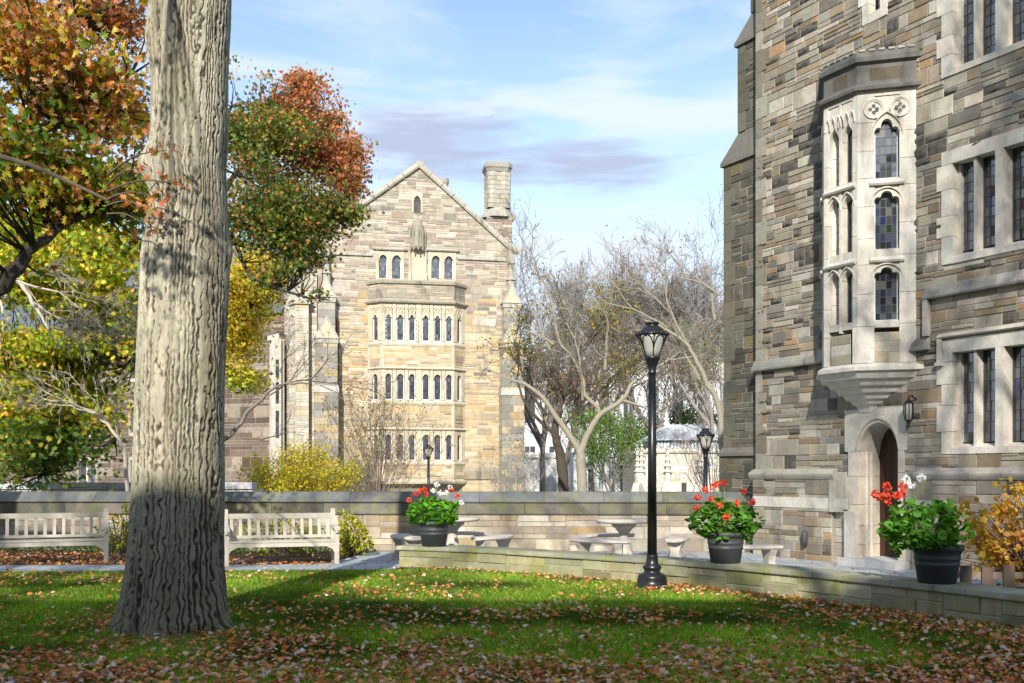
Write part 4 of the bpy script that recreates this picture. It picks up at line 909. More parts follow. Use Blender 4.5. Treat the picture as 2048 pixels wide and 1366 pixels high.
# backing polygon in strips around the two upper windows
def poly(pts, col=(.58, .52, .42)): mb.add([FT(u, 0, z) for u, z in pts], [tuple(range(len(pts)))], col)
zw0 = topw[0][2]; zw1 = topw[0][3]
poly([(uL, 0), (uR, 0), (uR, zw0), (uL, zw0)]); poly([(uL, zw0), (topw[0][0], zw0), (topw[0][0], zw1), (uL, zw1)]); poly([(topw[0][1], zw0), (topw[1][0], zw0), (topw[1][0], zw1), (topw[0][1], zw1)]); poly([(topw[1][1], zw0), (uR, zw0), (uR, zw1), (topw[1][1], zw1)])
g1_ = gxr(zk + .001); poly([(uL, zw1), (uR, zw1), (uR, zk), (g1_[1], zk), (apx, zap), (g1_[0], zk), (uL, zk)])
mb.add([(uL, 0, 0), (uL, 14, 0), (uL, 14, zk), (uL, 0, zk)], [(0, 1, 2, 3)], (.5, .45, .35)); mb.add([(uR, 0, 0), (uR, 14, 0), (uR, 14, zk), (uR, 0, zk)], [(3, 2, 1, 0)], (.5, .45, .35))
mb.box((uL + .1, .6, 0), (uR - .1, .65, zk), (.05, .05, .05))
mb.build('wall', M['buff'], GB)
mb = MB(); e0, e1 = g1_; mb.add([(e0 - .1, .05, zk - .05), (apx, .05, zap), (e1 + .1, .05, zk - .05), (e0 - .1, 14, zk - .05), (apx, 14, zap), (e1 + .1, 14, zk - .05)], [(0, 1, 4, 3), (1, 2, 5, 4), (5, 3, 4)]); mb.build('roof', M['slate'], GB)
# gable coping
mb = MB()
def coping(p, q, n):
    for i in range(n):
        a = Vector(p).lerp(Vector(q), i / n); b_ = Vector(p).lerp(Vector(q), (i + 1) / n - .012 / n * 3); d = (b_ - a).normalized(); nn_ = Vector((-d.z, 0, d.x)); nn_ = nn_ if nn_.z > 0 else -nn_
        c = jit(rnd, (0.52, .49, .42), .12)
        R_ = lambda s: [tuple(s + nn_ * h + Vector((0, y, 0))) for h, y in ((-.12, -.06), (-.12, -.17), (-.02, -.22), (.20, -.10), (.24, .3), (-.12, .3))]
        mb.loft([R_(a), R_(b_)], c)
zc = zap + .12
coping((g1_[0] - .15, 0, zk + .05), (apx, 0, zc), 7); coping((apx, 0, zc), (g1_[1] + .05, 0, zk + .15), 8)
coping((g1_[1] + .05, 0, zk + .15), (g1_[1] + .65, 0, zk - .1), 1); coping((g1_[0] - .75, 0, zk - .1), (g1_[0] - .15, 0, zk + .05), 1)
mb.box((apx - .22, -.2, zc - .1), (apx + .22, .3, zc + .22), (.5, .47, .4))
mb.build('coping', M['limedark'], GB)
mb = MB(); course(mb, FT, uL, gu(745), gz(700, 510), DRIP, (.5, .47, .4), rnd, 1.6); mb.build('string_course', M['limedark'], GB); mb = MB(); course(mb, FT, gu(915), uR, gz(960, 520), DRIP, (.5, .47, .4), rnd, 1.6)
mb.build('string_course', M['limedark'], GB)
for (a, b_, z0, z1) in topw:
    mb = MB(); course(mb, FT, a - .2, b_ + .2, z1 + .05, [(0, 0), (.12, 0), (.16, .06), (0, .2)], (.5, .47, .4), rnd, 3); mb.build('hood_mould', M['limedark'], GB)
mb = MB()
course(mb, FT, gu(925), gu(1000), gz(960, 942), [(0, -.5), (.10, -.5), (.14, 0), (.02, .2), (0, .2)], (.42, .36, .27), rnd, 1.5); mb.build('plinth_course', M['limedark'], GB); mb = MB(); course(mb, FT, gu(675), gu(742), gz(700, 935), [(0, -.5), (.10, -.5), (.14, 0), (.02, .2), (0, .2)], (.42, .36, .27), rnd, 1.5)
mb.build('plinth_course', M['limedark'], GB)
GLC = ((0.05, .06, .075), (0.035, .045, .07), (0.09, .10, .10), (0.06, .05, .09))
CREAM = (0.62, .55, .42)
for k, (a, b_, z0, z1) in enumerate(topw):
    mb = MB(); ls = [(757.5, 775), (783.5, 803)] if k == 0 else [(862.5, 881), (888.5, 907)]; ls = [(gu(p), gu(q)) for p, q in ls]
    bar(mb, FT, a, ls[0][0], z0, z1, -.4, .04, CREAM); bar(mb, FT, ls[1][1], b_, z0, z1, -.4, .04, CREAM); bar(mb, FT, ls[0][1], ls[1][0], z0, z1, -.4, .03, CREAM)
    for p, q in ls: bar(mb, FT, p, q, z0, z0 + .08, -.4, .05, CREAM); arch_head(mb, FT, p, q, z1 - .62, z1, .42, 'tudor', -.3, .02, CREAM, 14)
    w = mb.build('window', M['buff'], GB)
    for p, q in ls: pane(FT, p, q, z0 + .08, z1 - .1, 3, 6, -.2, rnd, w, 'pane', GLC + ((.12, .13, .12),), .045, .012, .04, 'paint')
# louvre
mb = MB(); a, b_ = gu(827), gu(841.5); z0, z1 = gz(834, 425), gz(834, 388)
bar(mb, FT, a - .1, a, z0, z1 + .1, 0, .06, CREAM); bar(mb, FT, b_, b_ + .1, z0, z1 + .1, 0, .06, CREAM); arch_head(mb, FT, a, b_, z1 - .45, z1 + .1, .35, 'point', 0.0, .06, CREAM)
for i in range(7): mb.box((a, -.05, z0 + .05 + i * .11), (b_, -.035, z0 + .11 + i * .11), (.12, .13, .12))
mb.add([FT(a, .034, z0), FT(b_, .034, z0), FT(b_, .034, z1), FT(a, .034, z1)], [(0, 1, 2, 3)], (.04, .04, .04))
mb.build('louvre', M['buff'], GB)
# canopied niche with shafts
mb = MB(); cx = gu(835); zt, zb = gz(835, 436), gz(835, 500)
mb.loft([[(cx + r * math.cos(t_), -abs(r * math.sin(t_)) * 1.3, z) for t_ in [math.pi * i / 8 for i in range(9)]] for r, z in ((.02, zt), (.25, zt - .2), (.36, zt - .5), (.38, zt - 1.2), (.44, zt - 1.25), (.46, zb + .1), (.40, zb))], (.36, .34, .27))
for i in range(5):
    t_ = math.pi * (i + .5) / 5; x, y = cx + .46 * math.cos(t_), -.6 * math.sin(t_)
    mb.tube([(x, y, zb - .15), (x, y, zt - .9), (x, y, zt - .6)], [.03, .05, .005], 5, (.33, .31, .25)); mb.lathe([(.01, -.15), (.07, -.05), (.02, .05)], 6, (x, y, zb), (.33, .31, .25))
for x in (gu(819.5), gu(851)): mb.tube([(x, -.08, gz(835, 562)), (x, -.08, zb)], [.07, .07], 8, (.6, .54, .43)); mb.lathe([(.12, 0), (.12, .3), (.05, .6)], 6, (x, -.08, gz(835, 562)), (.58, .52, .42))
mb.box((gu(821), -.04, gz(835, 562)), (gu(849), 0, zb), CREAM)
mb.build('niche', M['buff'], GB)
# the bay
BW = .75; ba = gu(736.5); bd = gu(929.5); z_par = gz(830, 562, BW); z_cor = gz(830, 608, BW); mb = MB()
PTb = plan(ba, bd, BW, 0, 0); bf = [faceT(PTb[i][:2], PTb[i + 1][:2]) for i in range(3)]
rows = [(gz(830, 682, BW), gz(830, 630, BW), 'tref', .30), (gz(830, 800, BW), gz(830, 748, BW), 'tudor', .32), (gz(830, 921, BW), gz(830, 869, BW), 'tudor', .32)]
zfoot = gz(830, 958, BW)
x0f = PTb[1][0]; lights = {1: [(gu(p, BW) - x0f, gu(q, BW) - x0f) for p, q in gl]}
for fi in (0, 2): Lf = bf[fi][1]; lights[fi] = [(Lf * .30, Lf * .70)]
allp = []
for fi, (Tf, Lf) in enumerate(bf):
    ops = lights[fi]; zprev = zfoot
    for (z0, z1, kind, rise) in rows[::-1]:
        masonry(mb, Tf, .12, Lf - .12, zprev, z0 - .3, rnd, GP, H=(.3, .45), chunk=(.8, 2), wd=(.4, .9), pats=((1,), (.5, .5), (.25, .25, .25, .25), (.33, .33, .34), (.25, .25, .5)), joint=.028, relief=(.006, .02), mortar=(.58, .52, .42))
        blockbar(mb, Tf, 0, .12, zprev, z0 - .3, -.1, .03, rnd, 0, .6, 0, 0, CREAM); blockbar(mb, Tf, Lf - .12, Lf, zprev, z0 - .3, -.1, .03, rnd, 0, .6, 0, 0, CREAM)
        ztop = z1 + (.25 if kind == 'tudor' else z_cor - z1)
        course(mb, Tf, 0, Lf, z0 - .3, [(-.2, 0), (.03, 0), (.07, .12), (-.02, .3), (-.2, .3)], (.60, .53, .41), rnd, 1.6)
        eds = [0] + [v for pq in ops for v in pq] + [Lf]
        for i in range(0, len(eds), 2): bar(mb, Tf, eds[i], eds[i + 1], z0, ztop, -.25, .02, jit(rnd, CREAM, .04), .0 if i in (0, len(eds) - 2) else .03)
        for (p, q) in ops:
            arch_head(mb, Tf, p, q, z1 - rise, ztop, rise, kind, -.2, 0.0, CREAM, 14); allp.append((Tf, p, q, z0, z1 + .02))
        if kind == 'tudor': course(mb, Tf, -.03, Lf + .03, ztop, [(-.2, 0), (.06, 0), (.12, .06), (.02, .16), (-.2, .16)], (.62, .55, .43), rnd, 1.6)
        else:
            n_ = max(2, int(Lf / .36))
            for i in range(n_):
                for e_ in (0, .5): hoodline(mb, Tf, Lf * (i + e_) / n_, Lf * (i + 1 + e_) / n_ if e_ == 0 or i < n_ - 1 else Lf, z1 + .05, .38, 'point', .021, .05, .03, (.66, .58, .44), 8)
        zprev = ztop + (.16 if kind == 'tudor' else 0)
mb.loft([plan(ba, bd, BW, e, z) for e, z in [(-.6, zfoot - 1.0), (-.5, zfoot - .75), (-.3, zfoot - .5), (0, zfoot - .32), (.1, zfoot - .28), (.12, zfoot - .15), (.0, zfoot)]], (.55, .48, .36))
bay = mb.build('bay_window', M['buff'], GB)
for (Tf, p, q, z0, z1) in allp: pane(Tf, p, q, z0, z1, 3 if q - p > .38 else 2, 7, -.12, rnd, bay, 'pane', GLC, .045, .012, .04, 'paint')
mb = MB(); mb.loft([plan(ba, bd, BW, e, z) for e, z in [(0, z_cor), (.16, z_cor + .04), (.2, z_cor + .12), (.05, z_cor + .28), (0.02, z_cor + .3), (.02, z_par - .22), (.12, z_par - .18), (.14, z_par - .05), (.0, z_par + .06)]], (.42, .38, .30)); 
for (Tf, Lf) in bf: masonry(mb, Tf, .05, Lf - .05, z_cor + .32, z_par - .24, rnd, [((.46, .41, .33), 2), ((.38, .33, .26), 1), ((.6, .5, .35), 1)], H=(.25, .4), wd=(.4, 1), joint=.02, relief=(.03, .04), backing=False)
mb.build('bay_parapet', M['limedark'], GB)
# opened casements on the left part of the top row
Tf = bf[1][0]
for (p, z0, z1, s) in ((lights[1][0][0], rows[0][0], rows[0][1] - .25, .35), (lights[1][2][1], rows[0][0], rows[0][1] - .25, .35)):
    mb = MB()
    for (a, b_) in ((0, .05), (.32, .37)): mb.add([Tf(p + .05 * 0 + a * .25, a, z0), Tf(p + b_ * .25, b_, z0), Tf(p + b_ * .25, b_, z1), Tf(p + a * .25, a, z1)], [(0, 1, 2, 3)], (1, 1, 1))
    for zz in np.linspace(z0, z1 - .04, 6): mb.add([Tf(p, 0, zz), Tf(p + .09, .37, zz), Tf(p + .09, .37, zz + .04), Tf(p, 0, zz + .04)], [(0, 1, 2, 3)], (1, 1, 1))
    mb.build('open_casement', M['paint'], GB)
# stepped buttresses with gablets
def buttress(xc, side, name='buttress'):
    mb = MB(); steps = [(0, gz(1020, 790), 23, 1.0), (gz(1020, 790), gz(1020, 690), 21.5, .85), (gz(1020, 690), gz(1020, 610), 17, .6)]
    c = gu(xc)
    for k, (za, zb, hw, d) in enumerate(steps):
        h = hw / 33.9
        if k: za -= 0
        Tl = lambda u, o, z: (u, -d - o, z)
        mb.box((c - h + .02, -d + .01, za), (c + h - .02, 0.2, zb), (.5, .46, .36))
        q = za; r_ = 0
        while q < zb - .05:
            hh = min(.42, zb - q); mids = [c - h, c + (.0 if r_ % 2 else -.15) + rnd.uniform(-.05, .05), c + h]
            for a, b_ in zip(mids[:-1], mids[1:]): stone(mb, Tl, a, b_, q, q + hh, jit(rnd, pick(rnd, [((.50, .41, .28), 2), ((.34, .33, .29), 2.4), ((.48, .36, .2), 1), ((.25, .245, .22), 2)] if za < 9 else [((.30, .295, .265), 3), ((.42, .39, .32), 2)]), .08), .015, .02)
            for sd in (-1, 1):
                Ts_ = (lambda u, o, z: (c + h + o, -d + u, z)) if sd > 0 else (lambda u, o, z: (c - h - o, -u, z))
                stone(mb, Ts_, 0, d * .5, q, q + hh, jit(rnd, (.5, .46, .38), .15), .005, .02); stone(mb, Ts_, d * .5, d, q, q + hh, jit(rnd, (.5, .46, .38), .15), .005, .02)
            q += hh; r_ += 1
        if k == 0: mb.loft([[(c - h - .04, -d - .06, zb - .1), (c + h + .04, -d - .06, zb - .1), (c + h + .04, 0, zb - .1), (c - h - .04, 0, zb - .1)], [(c - h, -.85, zb + .35), (c + h, -.85, zb + .35), (c + h, 0, zb + .35), (c - h, 0, zb + .35)]], (.45, .44, .4))
        else:
            gh = 1.35 if k == 1 else 1.25      # gablet: little roof with front face
            mb.box((c - h - .04, -d - .05, zb - .25), (c + h + .04, .1, zb), (.45, .44, .40))
            mb.loft([[(c - h - .1, -d - .1, zb), (c + h + .1, -d - .1, zb), (c, -d - .1, zb + gh)], [(c - h - .1, -.0, zb), (c + h + .1, -.0, zb), (c, -.0, zb + gh)]], (.44, .43, .38))
            mb.add([(c - h + .06, -d - .102, zb + .04), (c + h - .06, -d - .102, zb + .04), (c, -d - .102, zb + gh - .28)], [(0, 1, 2)], (.66, .58, .42))
    zt = steps[-1][1] + 1.0
    mb.lathe([(.24, zt - .4), (.24, zt + .35), (.34, zt + .4), (.2, zt + .55), (.16, zt + 1.3), (.27, zt + 1.4), (.22, zt + 1.7), (.10, zt + 2.2), (.14, zt + 2.25), (.02, zt + 2.5)], 8, (c, -.35, 0), (.42, .40, .33))
    return mb.build(name, M['buff'], GB)
buttress(1020, 1); buttress(653, -1)
# thin dark upright tube beside the left buttress
mb = MB(); u_ = gu(675.5); mb.tube([(u_, -.12, .2), (u_, -.12, gz(675, 640))], [.07, .07], 6); mb.build('dark_upright', M['wood'], GB)
# chimneys
def chimney(x0, x1, ytop, ybase, yd, mat='limedark'):
    mb = MB(); Yd = GY + yd
    def lc(x): a = (x - CX) / F; wx = a * Yd; return wx
    X0, X1 = lc(x0), lc(x1); c = (X0 + X1) / 2; h = (X1 - X0) / 2; zt = zat(ytop, Yd) + 1; zb = zat(ybase, Yd) + 1
    dx, dy = c - GX, Yd - GY; lx, ly = dx * cg + dy * sg, -dx * sg + dy * cg
    mb.loft([[(lx - h, ly - h, zk - 3), (lx + h, ly - h, zk - 3), (lx + h, ly + h, zk - 3), (lx - h, ly + h, zk - 3)], [(lx - h, ly - h, zb), (lx + h, ly - h, zb), (lx + h, ly + h, zb), (lx - h, ly + h, zb)]], (.56, .5, .4))
    k = .92 * h
    masonry(mb, lambda u, o, z: (lx - h + u, ly - h - o, z), 0, 2 * h, zk - 3, zb, rnd, GPU, H=(.3, .45), wd=(.4, .8), joint=.02)
    mb.loft([[(lx + h * 1.08 * math.cos(t_) * q, ly + h * 1.08 * math.sin(t_) * q, z) for t_ in [math.pi / 8 + math.pi / 4 * i for i in range(8)]] for q, z in ((1.32, zb), (1.2, zb + .25), (.94, zb + .6))], (.45, .43, .37))
    zs = zb + .6; nrow = 8
    for r_ in range(nrow):
        for (ox, oy) in ((-.45, -.45), (.45, -.45), (.45, .45), (-.45, .45)):
            if ox == -.45 and oy == -.45: mb.box((lx - .86 * h, ly - .86 * h, zs + (zt - .55 - zs) * r_ / nrow), (lx + .86 * h, ly + .86 * h, zs + (zt - .55 - zs) * (r_ + 1) / nrow - .02), jit(rnd, (.46, .43, .35), .2))
            za = zs + (zt - .55 - zs) * r_ / nrow; zb2 = zs + (zt - .55 - zs) * (r_ + 1) / nrow - .02
            mb.lathe([(.53 * h, za), (.53 * h, zb2)], 8, (lx + ox * h, ly + oy * h, 0), jit(rnd, (.50, .47, .39), .2))
    mb.loft([[(lx + sx * h * q, ly + sy * h * q, z) for sx, sy in ((-.7, -1), (.7, -1), (1, -.7), (1, .7), (.7, 1), (-.7, 1), (-1, .7), (-1, -.7))] for q, z in ((.94, zt - .55), (1.0, zt - .4), (1.08, zt - .3), (1.08, zt - .1), (1.0, zt - .06), (1.0, zt))], (.42, .40, .34))
    mb.build('chimney', M[mat], GB)
chimney(969, 1020, 331, 440, 3.0)
chimney(868, 896, 359, 400, 11.0)
# left flank: stepped tower and white bay, then the wing
mb = MB(); TW = [(gu(566), 2.2), (gu(596), -.2), (gu(634), -.2), (gu(634), 3.0)]
for i in range(2):
    Tt, Lt = faceT(TW[i], TW[i + 1]); masonry(mb, Tt, 0, Lt, 0, gz(600, 545), rnd, [((.56, .52, .44), 3), ((.46, .42, .35), 2), ((.66, .6, .5), 2)], H=(.34, .5), wd=(.4, 1.1), joint=.02)
zt = gz(600, 545); ztm = gz(590, 612)
mb.loft([[(x - .1, y - .12, z) for x, y in TW] for z in (zt, zt + .25)] + [[(TW[0][0] + .3, 2.4, zt + .8), (TW[1][0] + .3, .8, zt + .8), (TW[2][0], .8, zt + .8), (TW[3][0], 3, zt + .8)]], (.5, .48, .42))
W2 = [(gu(578), -.0), (gu(592), -.75), (gu(618), -.75), (gu(618), 0)]
for i in range(2):
    Tt, Lt = faceT(W2[i], W2[i + 1]); masonry(mb, Tt, 0, Lt, 0, ztm, rnd, [((.66, .6, .5), 3), ((.52, .48, .4), 2), ((.6, .5, .34), 1)], H=(.34, .5), wd=(.4, .9), joint=.02)
mb.loft([[(W2[0][0] - .15, .1, z) if i == 0 else (x - .0 + (.1 if i > 1 else -.1), y - .12, z) for i, (x, y) in enumerate(W2)] for z in (ztm, ztm + .2)] + [[(x + .1, y + .7 if y < 0 else y, ztm + .75) for x, y in W2]], (.45, .43, .38))
mb.build('stair_tower', M['buff'], GB)
# wing receding to the left
wp0 = (gu(575), 4.0); wp1 = (-62.0, 40.0); Tw, Lw = faceT(wp1, wp0)
mb = MB(); WPL = [((.15, .11, .085), 3), ((.2, .155, .12), 3), ((.11, .08, .065), 2), ((.30, .26, .21), 1.5)]
ze = 12.6
wins = []
u = 2.0
while u < Lw - 4:
    for z in (1.8, 5.2, 8.8): wins.append((u, u + 1.9, z, z + 2.0))
    u += 4.6
masonry(mb, Tw, 0, Lw, 0, ze, rnd, WPL, H=(.5, .7), chunk=(1.2, 3), wd=(.7, 1.6), joint=.03, relief=(.01, .03), mortar=(.34, .3, .26), holes=wins)
mb.build('wing_wall', M['wingstone'], GB)
mb = MB(); nrm = Vector(Tw(0, -6, 0)) - Vector(Tw(0, 0, 0))
A = Vector(Tw(0, .3, ze)); B_ = Vector(Tw(Lw - .5, .3, ze)); mb.add([A, B_, B_ + nrm + Vector((0, 0, 6.5)), A + nrm + Vector((0, 0, 6.5)), B_ + nrm * 2, A + nrm * 2], [(0, 1, 2, 3), (3, 2, 4, 5), (1, 4, 2)]); mb.build('wing_roof', M['slate'], GB)
for (a, b_, z0, z1) in wins:
    if a < 10: continue
    mb = MB(); bar(mb, Tw, a, a + .2, z0, z1, -.3, .05, (.34, .31, .26)); bar(mb, Tw, b_ - .2, b_, z0, z1, -.3, .05, (.34, .31, .26)); bar(mb, Tw, (a + b_) / 2 - .08, (a + b_) / 2 + .08, z0 + .2, z1 - .2, -.3, .03, (.58, .54, .46)); bar(mb, Tw, a + .2, b_ - .2, z1 - .2, z1, -.3, .05, (.58, .54, .46)); bar(mb, Tw, a + .2, b_ - .2, z0, z0 + .2, -.3, .07, (.58, .54, .46))
    w = mb.build('window', M['lime'], GB); pane(Tw, a + .2, b_ - .2, z0 + .2, z1 - .2, 6, 5, -.2, rnd, w, 'pane', GLC, .03, .012, .03)
mb = MB()   # white stone bay on the wing, polygonal
zb_ = gz(555, 672); cx0, cx1 = gu(534), gu(573); Pb = plan(cx0, cx1, .75, 0, 0, 2.4); Pb[1] = (Pb[1][0], Pb[1][1] + 2.0, 0); Pb[2] = (Pb[2][0], Pb[2][1] + 2.0, 0)
for i in range(3):
    Tt, Lt = faceT(Pb[i][:2], Pb[i + 1][:2]); a0 = Lt * (.3 if i == 1 else .34); a1 = Lt * (.78 if i == 1 else .7)
    bar(mb, Tt, 0, a0, 0, zb_, -.2, 0, (.50, .47, .41)); bar(mb, Tt, a1, Lt, 0, zb_, -.2, 0, (.50, .47, .41)); zz_ = 0
    for (y0, y1) in ((875, 820), (805, 762), (752, 716)):
        q0, q1 = gz(555, y0), gz(555, y1); bar(mb, Tt, a0, a1, zz_, q0, -.2, 0, (.48, .45, .39)); arch_head(mb, Tt, a0, a1, q1 - .3, q1 + .02, .3, 'point', -.15, 0, (.5, .47, .41), 8); zz_ = q1 + .02
    bar(mb, Tt, a0, a1, zz_, zb_, -.2, 0, (.48, .45, .39))
mb.loft([[(x + (-.12 if i < 2 else .12), y - .12, z) for i, (x, y, _) in enumerate(Pb)] for z in (zb_, zb_ + .3)], (.6, .57, .5))
wb = mb.build('white_bay', M['lime'], GB)
for i in range(3):
    Tt, Lt = faceT(Pb[i][:2], Pb[i + 1][:2])
    for (y0, y1) in ((875, 820), (805, 762), (752, 716)): pane(Tt, Lt * .3, Lt * .78, gz(555, y0), gz(555, y1), 2, 5, -.14, rnd, wb, 'pane', GLC, .03, .012, .04)
mb = MB(); dd_ = Tw(Lw - 6.4, .1, 0); mb.box((Lw - 7.9, .02, 0), (Lw - 6.6, .12, 2.4), (1, 1, 1), 0, Tw); mb.build('wing_door', M['orangewood'], GB)

# ================================================================== FAR RIGHT BUILDINGS
def pale_block(name, x0, x1, ytop, Y, label, col, pil=0, rows=0, depth=12, mat='pale', strip=None, colwin=(.06, .07, .08)):
    root = empty(name, ((x0 + x1) / 2 / F * Y - CX / F * Y, Y, -1), 0, label, 'building'); mb = MB(); h = (x1 - x0) / 2 / F * Y; H_ = zat(ytop, Y) + 1
    mb.box((-h, 0, 0), (h, depth, H_), col); 
    mb.box((-h - .2, -.25, H_ - .5), (h + .2, -.0, H_ - .1), tuple(c * .95 for c in col)); mb.box((-h - .1, -.12, 0), (h + .1, -.002, 1.0), strip or tuple(c * .9 for c in col))
    if pil:
        for i in range(pil + 1):
            x = -h + 2 * h * i / pil; mb.box((x - .22, -.2, 1.0), (x + .22, -.003, H_ - .5), tuple(c * 1.02 for c in col))
    mb.build('wall', M[mat], root)
    if rows and pil:
        for r_ in range(rows):
            for i in range(pil):
                x = -h + 2 * h * (i + .5) / pil; z0 = 1.4 + (H_ - 2.2) * r_ / rows; z1 = z0 + (H_ - 2.2) / rows * .62; ww = h / pil * .42
                m2 = MB(); m2.box((x - ww, -.02, z0), (x + ww, -.004, z1), colwin); fr = m2.build('window', M['glass'], root)
                m3 = MB()
                for (a, b_, c_, d_) in ((x - ww - .12, x - ww, z0 - .12, z1 + .12), (x + ww, x + ww + .12, z0 - .12, z1 + .12), (x - ww, x + ww, z1, z1 + .12), (x - ww, x + ww, z0 - .12, z0), (x - .04, x + .04, z0, z1)): m3.box((a, -.1, c_), (b_, -.025, d_), col)
                m3.build('window_frame', M[mat], fr)
    return root
rnd = random.Random(31)
pale_block('library', 1035, 1480, 712, 128, 'large pale stone block with tall windows far behind the bare trees', (.50, .50, .53), 9, 2, 20)
pale_block('pavilion', 1000, 1152, 905, 96, 'low white building with reddish base beyond the leaning tree', (.80, .79, .76), 3, 0, 8, strip=(.62, .36, .26))
pale_block('colonnade_house', 1152, 1272, 902, 84, 'grey-white columned building beyond the forked pale tree', (.52, .53, .56), 6, 1, 10, colwin=(.2, .21, .23))
# small stone building with pinnacles
Y0 = 66; sb = empty('stone_lodge', P(1355, 950, Y0) * 1.0, 0, 'small pale stone lodge with pinnacles and arched doorway at far right', 'building'); sb.location.z = -1
X_ = lambda x: (x - 1355) / F * Y0
mb = MB(); H_ = zat(906, Y0) + 1
masonry(mb, FT, X_(1272), X_(1480), 0, H_, rnd, [((.66, .61, .52), 4), ((.56, .52, .45), 2), ((.64, .46, .26), .5), ((.7, .66, .58), 3)], H=(.4, .55), wd=(.5, 1.2), joint=.025, relief=(.01, .03), mortar=(.55, .52, .46), holes=[(X_(1290), X_(1316), 0, 1.75)])
mb.box((X_(1272), .7, 0), (X_(1480), 8, H_), (.55, .52, .46)); mb.box((X_(1272), .002, 0), (X_(1272) + .02, .7, H_), (.55, .52, .46))
course(mb, FT, X_(1270), X_(1482), H_, [(-.2, 0), (.15, 0), (.2, .12), (.0, .3), (-.2, .3)], (.56, .53, .46), rnd, 2)
arch_head(mb, FT, X_(1290), X_(1316), .9, 1.8, .8, 'point', -.4, .05, (.66, .62, .54)); hoodline(mb, FT, X_(1286), X_(1320), .9, 1.15, 'point', .03, .12, .1, (.7, .66, .58))
arch_head(mb, FT, X_(1362), X_(1374), 2.0, 2.6, .5, 'point', 0, .06, (.68, .64, .56)); mb.add([FT(X_(1363), .035, .8), FT(X_(1373), .035, .8), FT(X_(1373), .035, 2.1), FT(X_(1363), .035, 2.1)], [(0, 1, 2, 3)], (.06, .06, .06))
mb.build('wall', M['lime'], sb)
for x in (1274, 1282, 1334, 1398):
    mb = MB(); c = X_(x); q = .45 if x != 1282 else .25
    mb.box((c - q, -.7, 0), (c + q, 0, 1.5), (.66, .62, .54)); mb.loft([[(c - q, -.7, 1.5), (c + q, -.7, 1.5), (c + q, 0, 1.5), (c - q, 0, 1.5)], [(c - q * .6, -.4, 2.1), (c + q * .6, -.4, 2.1), (c + q * .6, 0, 2.1), (c - q * .6, 0, 2.1)]], (.6, .57, .5))
    zt = H_ + .55; pr = [(.2, 2.0), (.2, 2.6)]
    for k in range(5): z = 2.7 + (zt - 2.7) * k / 5; r = .22 * (1 - k / 6); pr += [(r * .7, z), (r * 1.35, z + .12), (r * .7, z + .2)]
    pr += [(.12, zt - .1), (.02, zt + .1)]; mb.lathe(pr, 8, (c, -.25, 0), (.68, .64, .56)); mb.build('pinnacle', M['lime'], sb)
# building with metal roof behind it
Y1 = 80; cb = empty('glasshouse', P(1400, 950, Y1), 0, 'grey metal-roofed building with white finial rising behind the stone lodge', 'building'); cb.location.z = -1
X_ = lambda x: (x - 1400) / F * Y1; zz1 = lambda y: zat(y, Y1) + 1
mb = MB(); mb.box((X_(1306), 0, 0), (X_(1540), 14, zz1(897)), (.66, .66, .66)); mb.box((X_(1306), -.1, zz1(897)), (X_(1540), 14, zz1(882)), (.30, .33, .37))
n_ = 34
for i in range(n_): x = X_(1308) + (X_(1538) - X_(1308)) * i / n_; mb.box((x, -.16, zz1(896)), (x + .12, -.101, zz1(884)), (.6, .62, .65))
mb.build('wall', M['metalroof'] if False else plain_mat('grey_wall', (1, 1, 1), .7, .3, .1, 3, .05, use_attr=True), cb)
mb = MB(); e = zz1(881); r_ = zz1(850); a = X_(1302); b_ = X_(1544); ra = X_(1360); mb.add([(a, -.5, e), (b_, -.5, e), (b_ - 2, 7, r_ + .4), (ra, 7, r_ + .4), (a, 14.5, e), (b_, 14.5, e)], [(0, 1, 2, 3), (0, 3, 4), (3, 2, 5, 4), (1, 5, 2)])
for i in range(1, 9):
    f = i / 9; s = Vector((a, -.5, e)).lerp(Vector((b_, -.5, e)), f); t_ = Vector((ra, 7, r_ + .4)).lerp(Vector((b_ - 2, 7, r_ + .4)), f); mb.tube([s + Vector((0, 0, .05)), t_ + Vector((0, 0, .05))], [.07, .07], 4)
mb.build('roof', M['metalroof'], cb)
mb = MB(); mb.lathe([(.25, 0), (.3, .2), (.1, .35), (.28, .55), (.1, .75), (.2, .9), (.05, 1.1), (.02, 1.35)], 8, (ra, 7, r_ + .3)); mb.build('finial', M['paint'], cb)

# ================================================================== BARE TREES
def bare(name, base, dirs, r, L, depth, col, label, seed, leaves=None, trunk=None, group=None, up=.1, spread=.55, minr=.008):
    root = empty(name, base, 0, label, 'tree', group); rn = random.Random(seed); rs = np.random.RandomState(seed); B = Vector(base)
    o = Branches(); tp = o.limb([Vector(p) - B for p in trunk[0]], trunk[1], trunk[2], 10, col, .03, rn, 5); o.mb.build('trunk', M['twig'], root, True)
    br = Branches(); tips = []
    for (p, d, rr, LL, dp) in dirs: grow(br, Vector(p) - B, Vector(d).normalized(), rr, LL, dp, rn, col, tips, up, spread, (2, 3), minr, .16, .76)
    br.mb.build('branches', M['twig'], root)
    if leaves:
        frac, per, rad, size, pal, wt = leaves[:6]; zmax = leaves[6] if len(leaves) > 6 else 1e9
        t_ = np.array([q[0] for q in tips if q[1] <= 1 and q[0].z < zmax]); k = int(len(t_) * frac)
        if k > 0:
            t_ = t_[rs.choice(len(t_), k, False)]; C = spray(rs, t_, per, rad, .7)
            leaf_object('crown', SIMPLE, C, rs.uniform(size[0], size[1], len(C)), palette(rs, len(C), pal, wt, .3), M['leaf'], rs, root)
    return root
GREY = (.27, .245, .225); PALEB = (.27, .245, .19); DARKB = (.07, .058, .045)
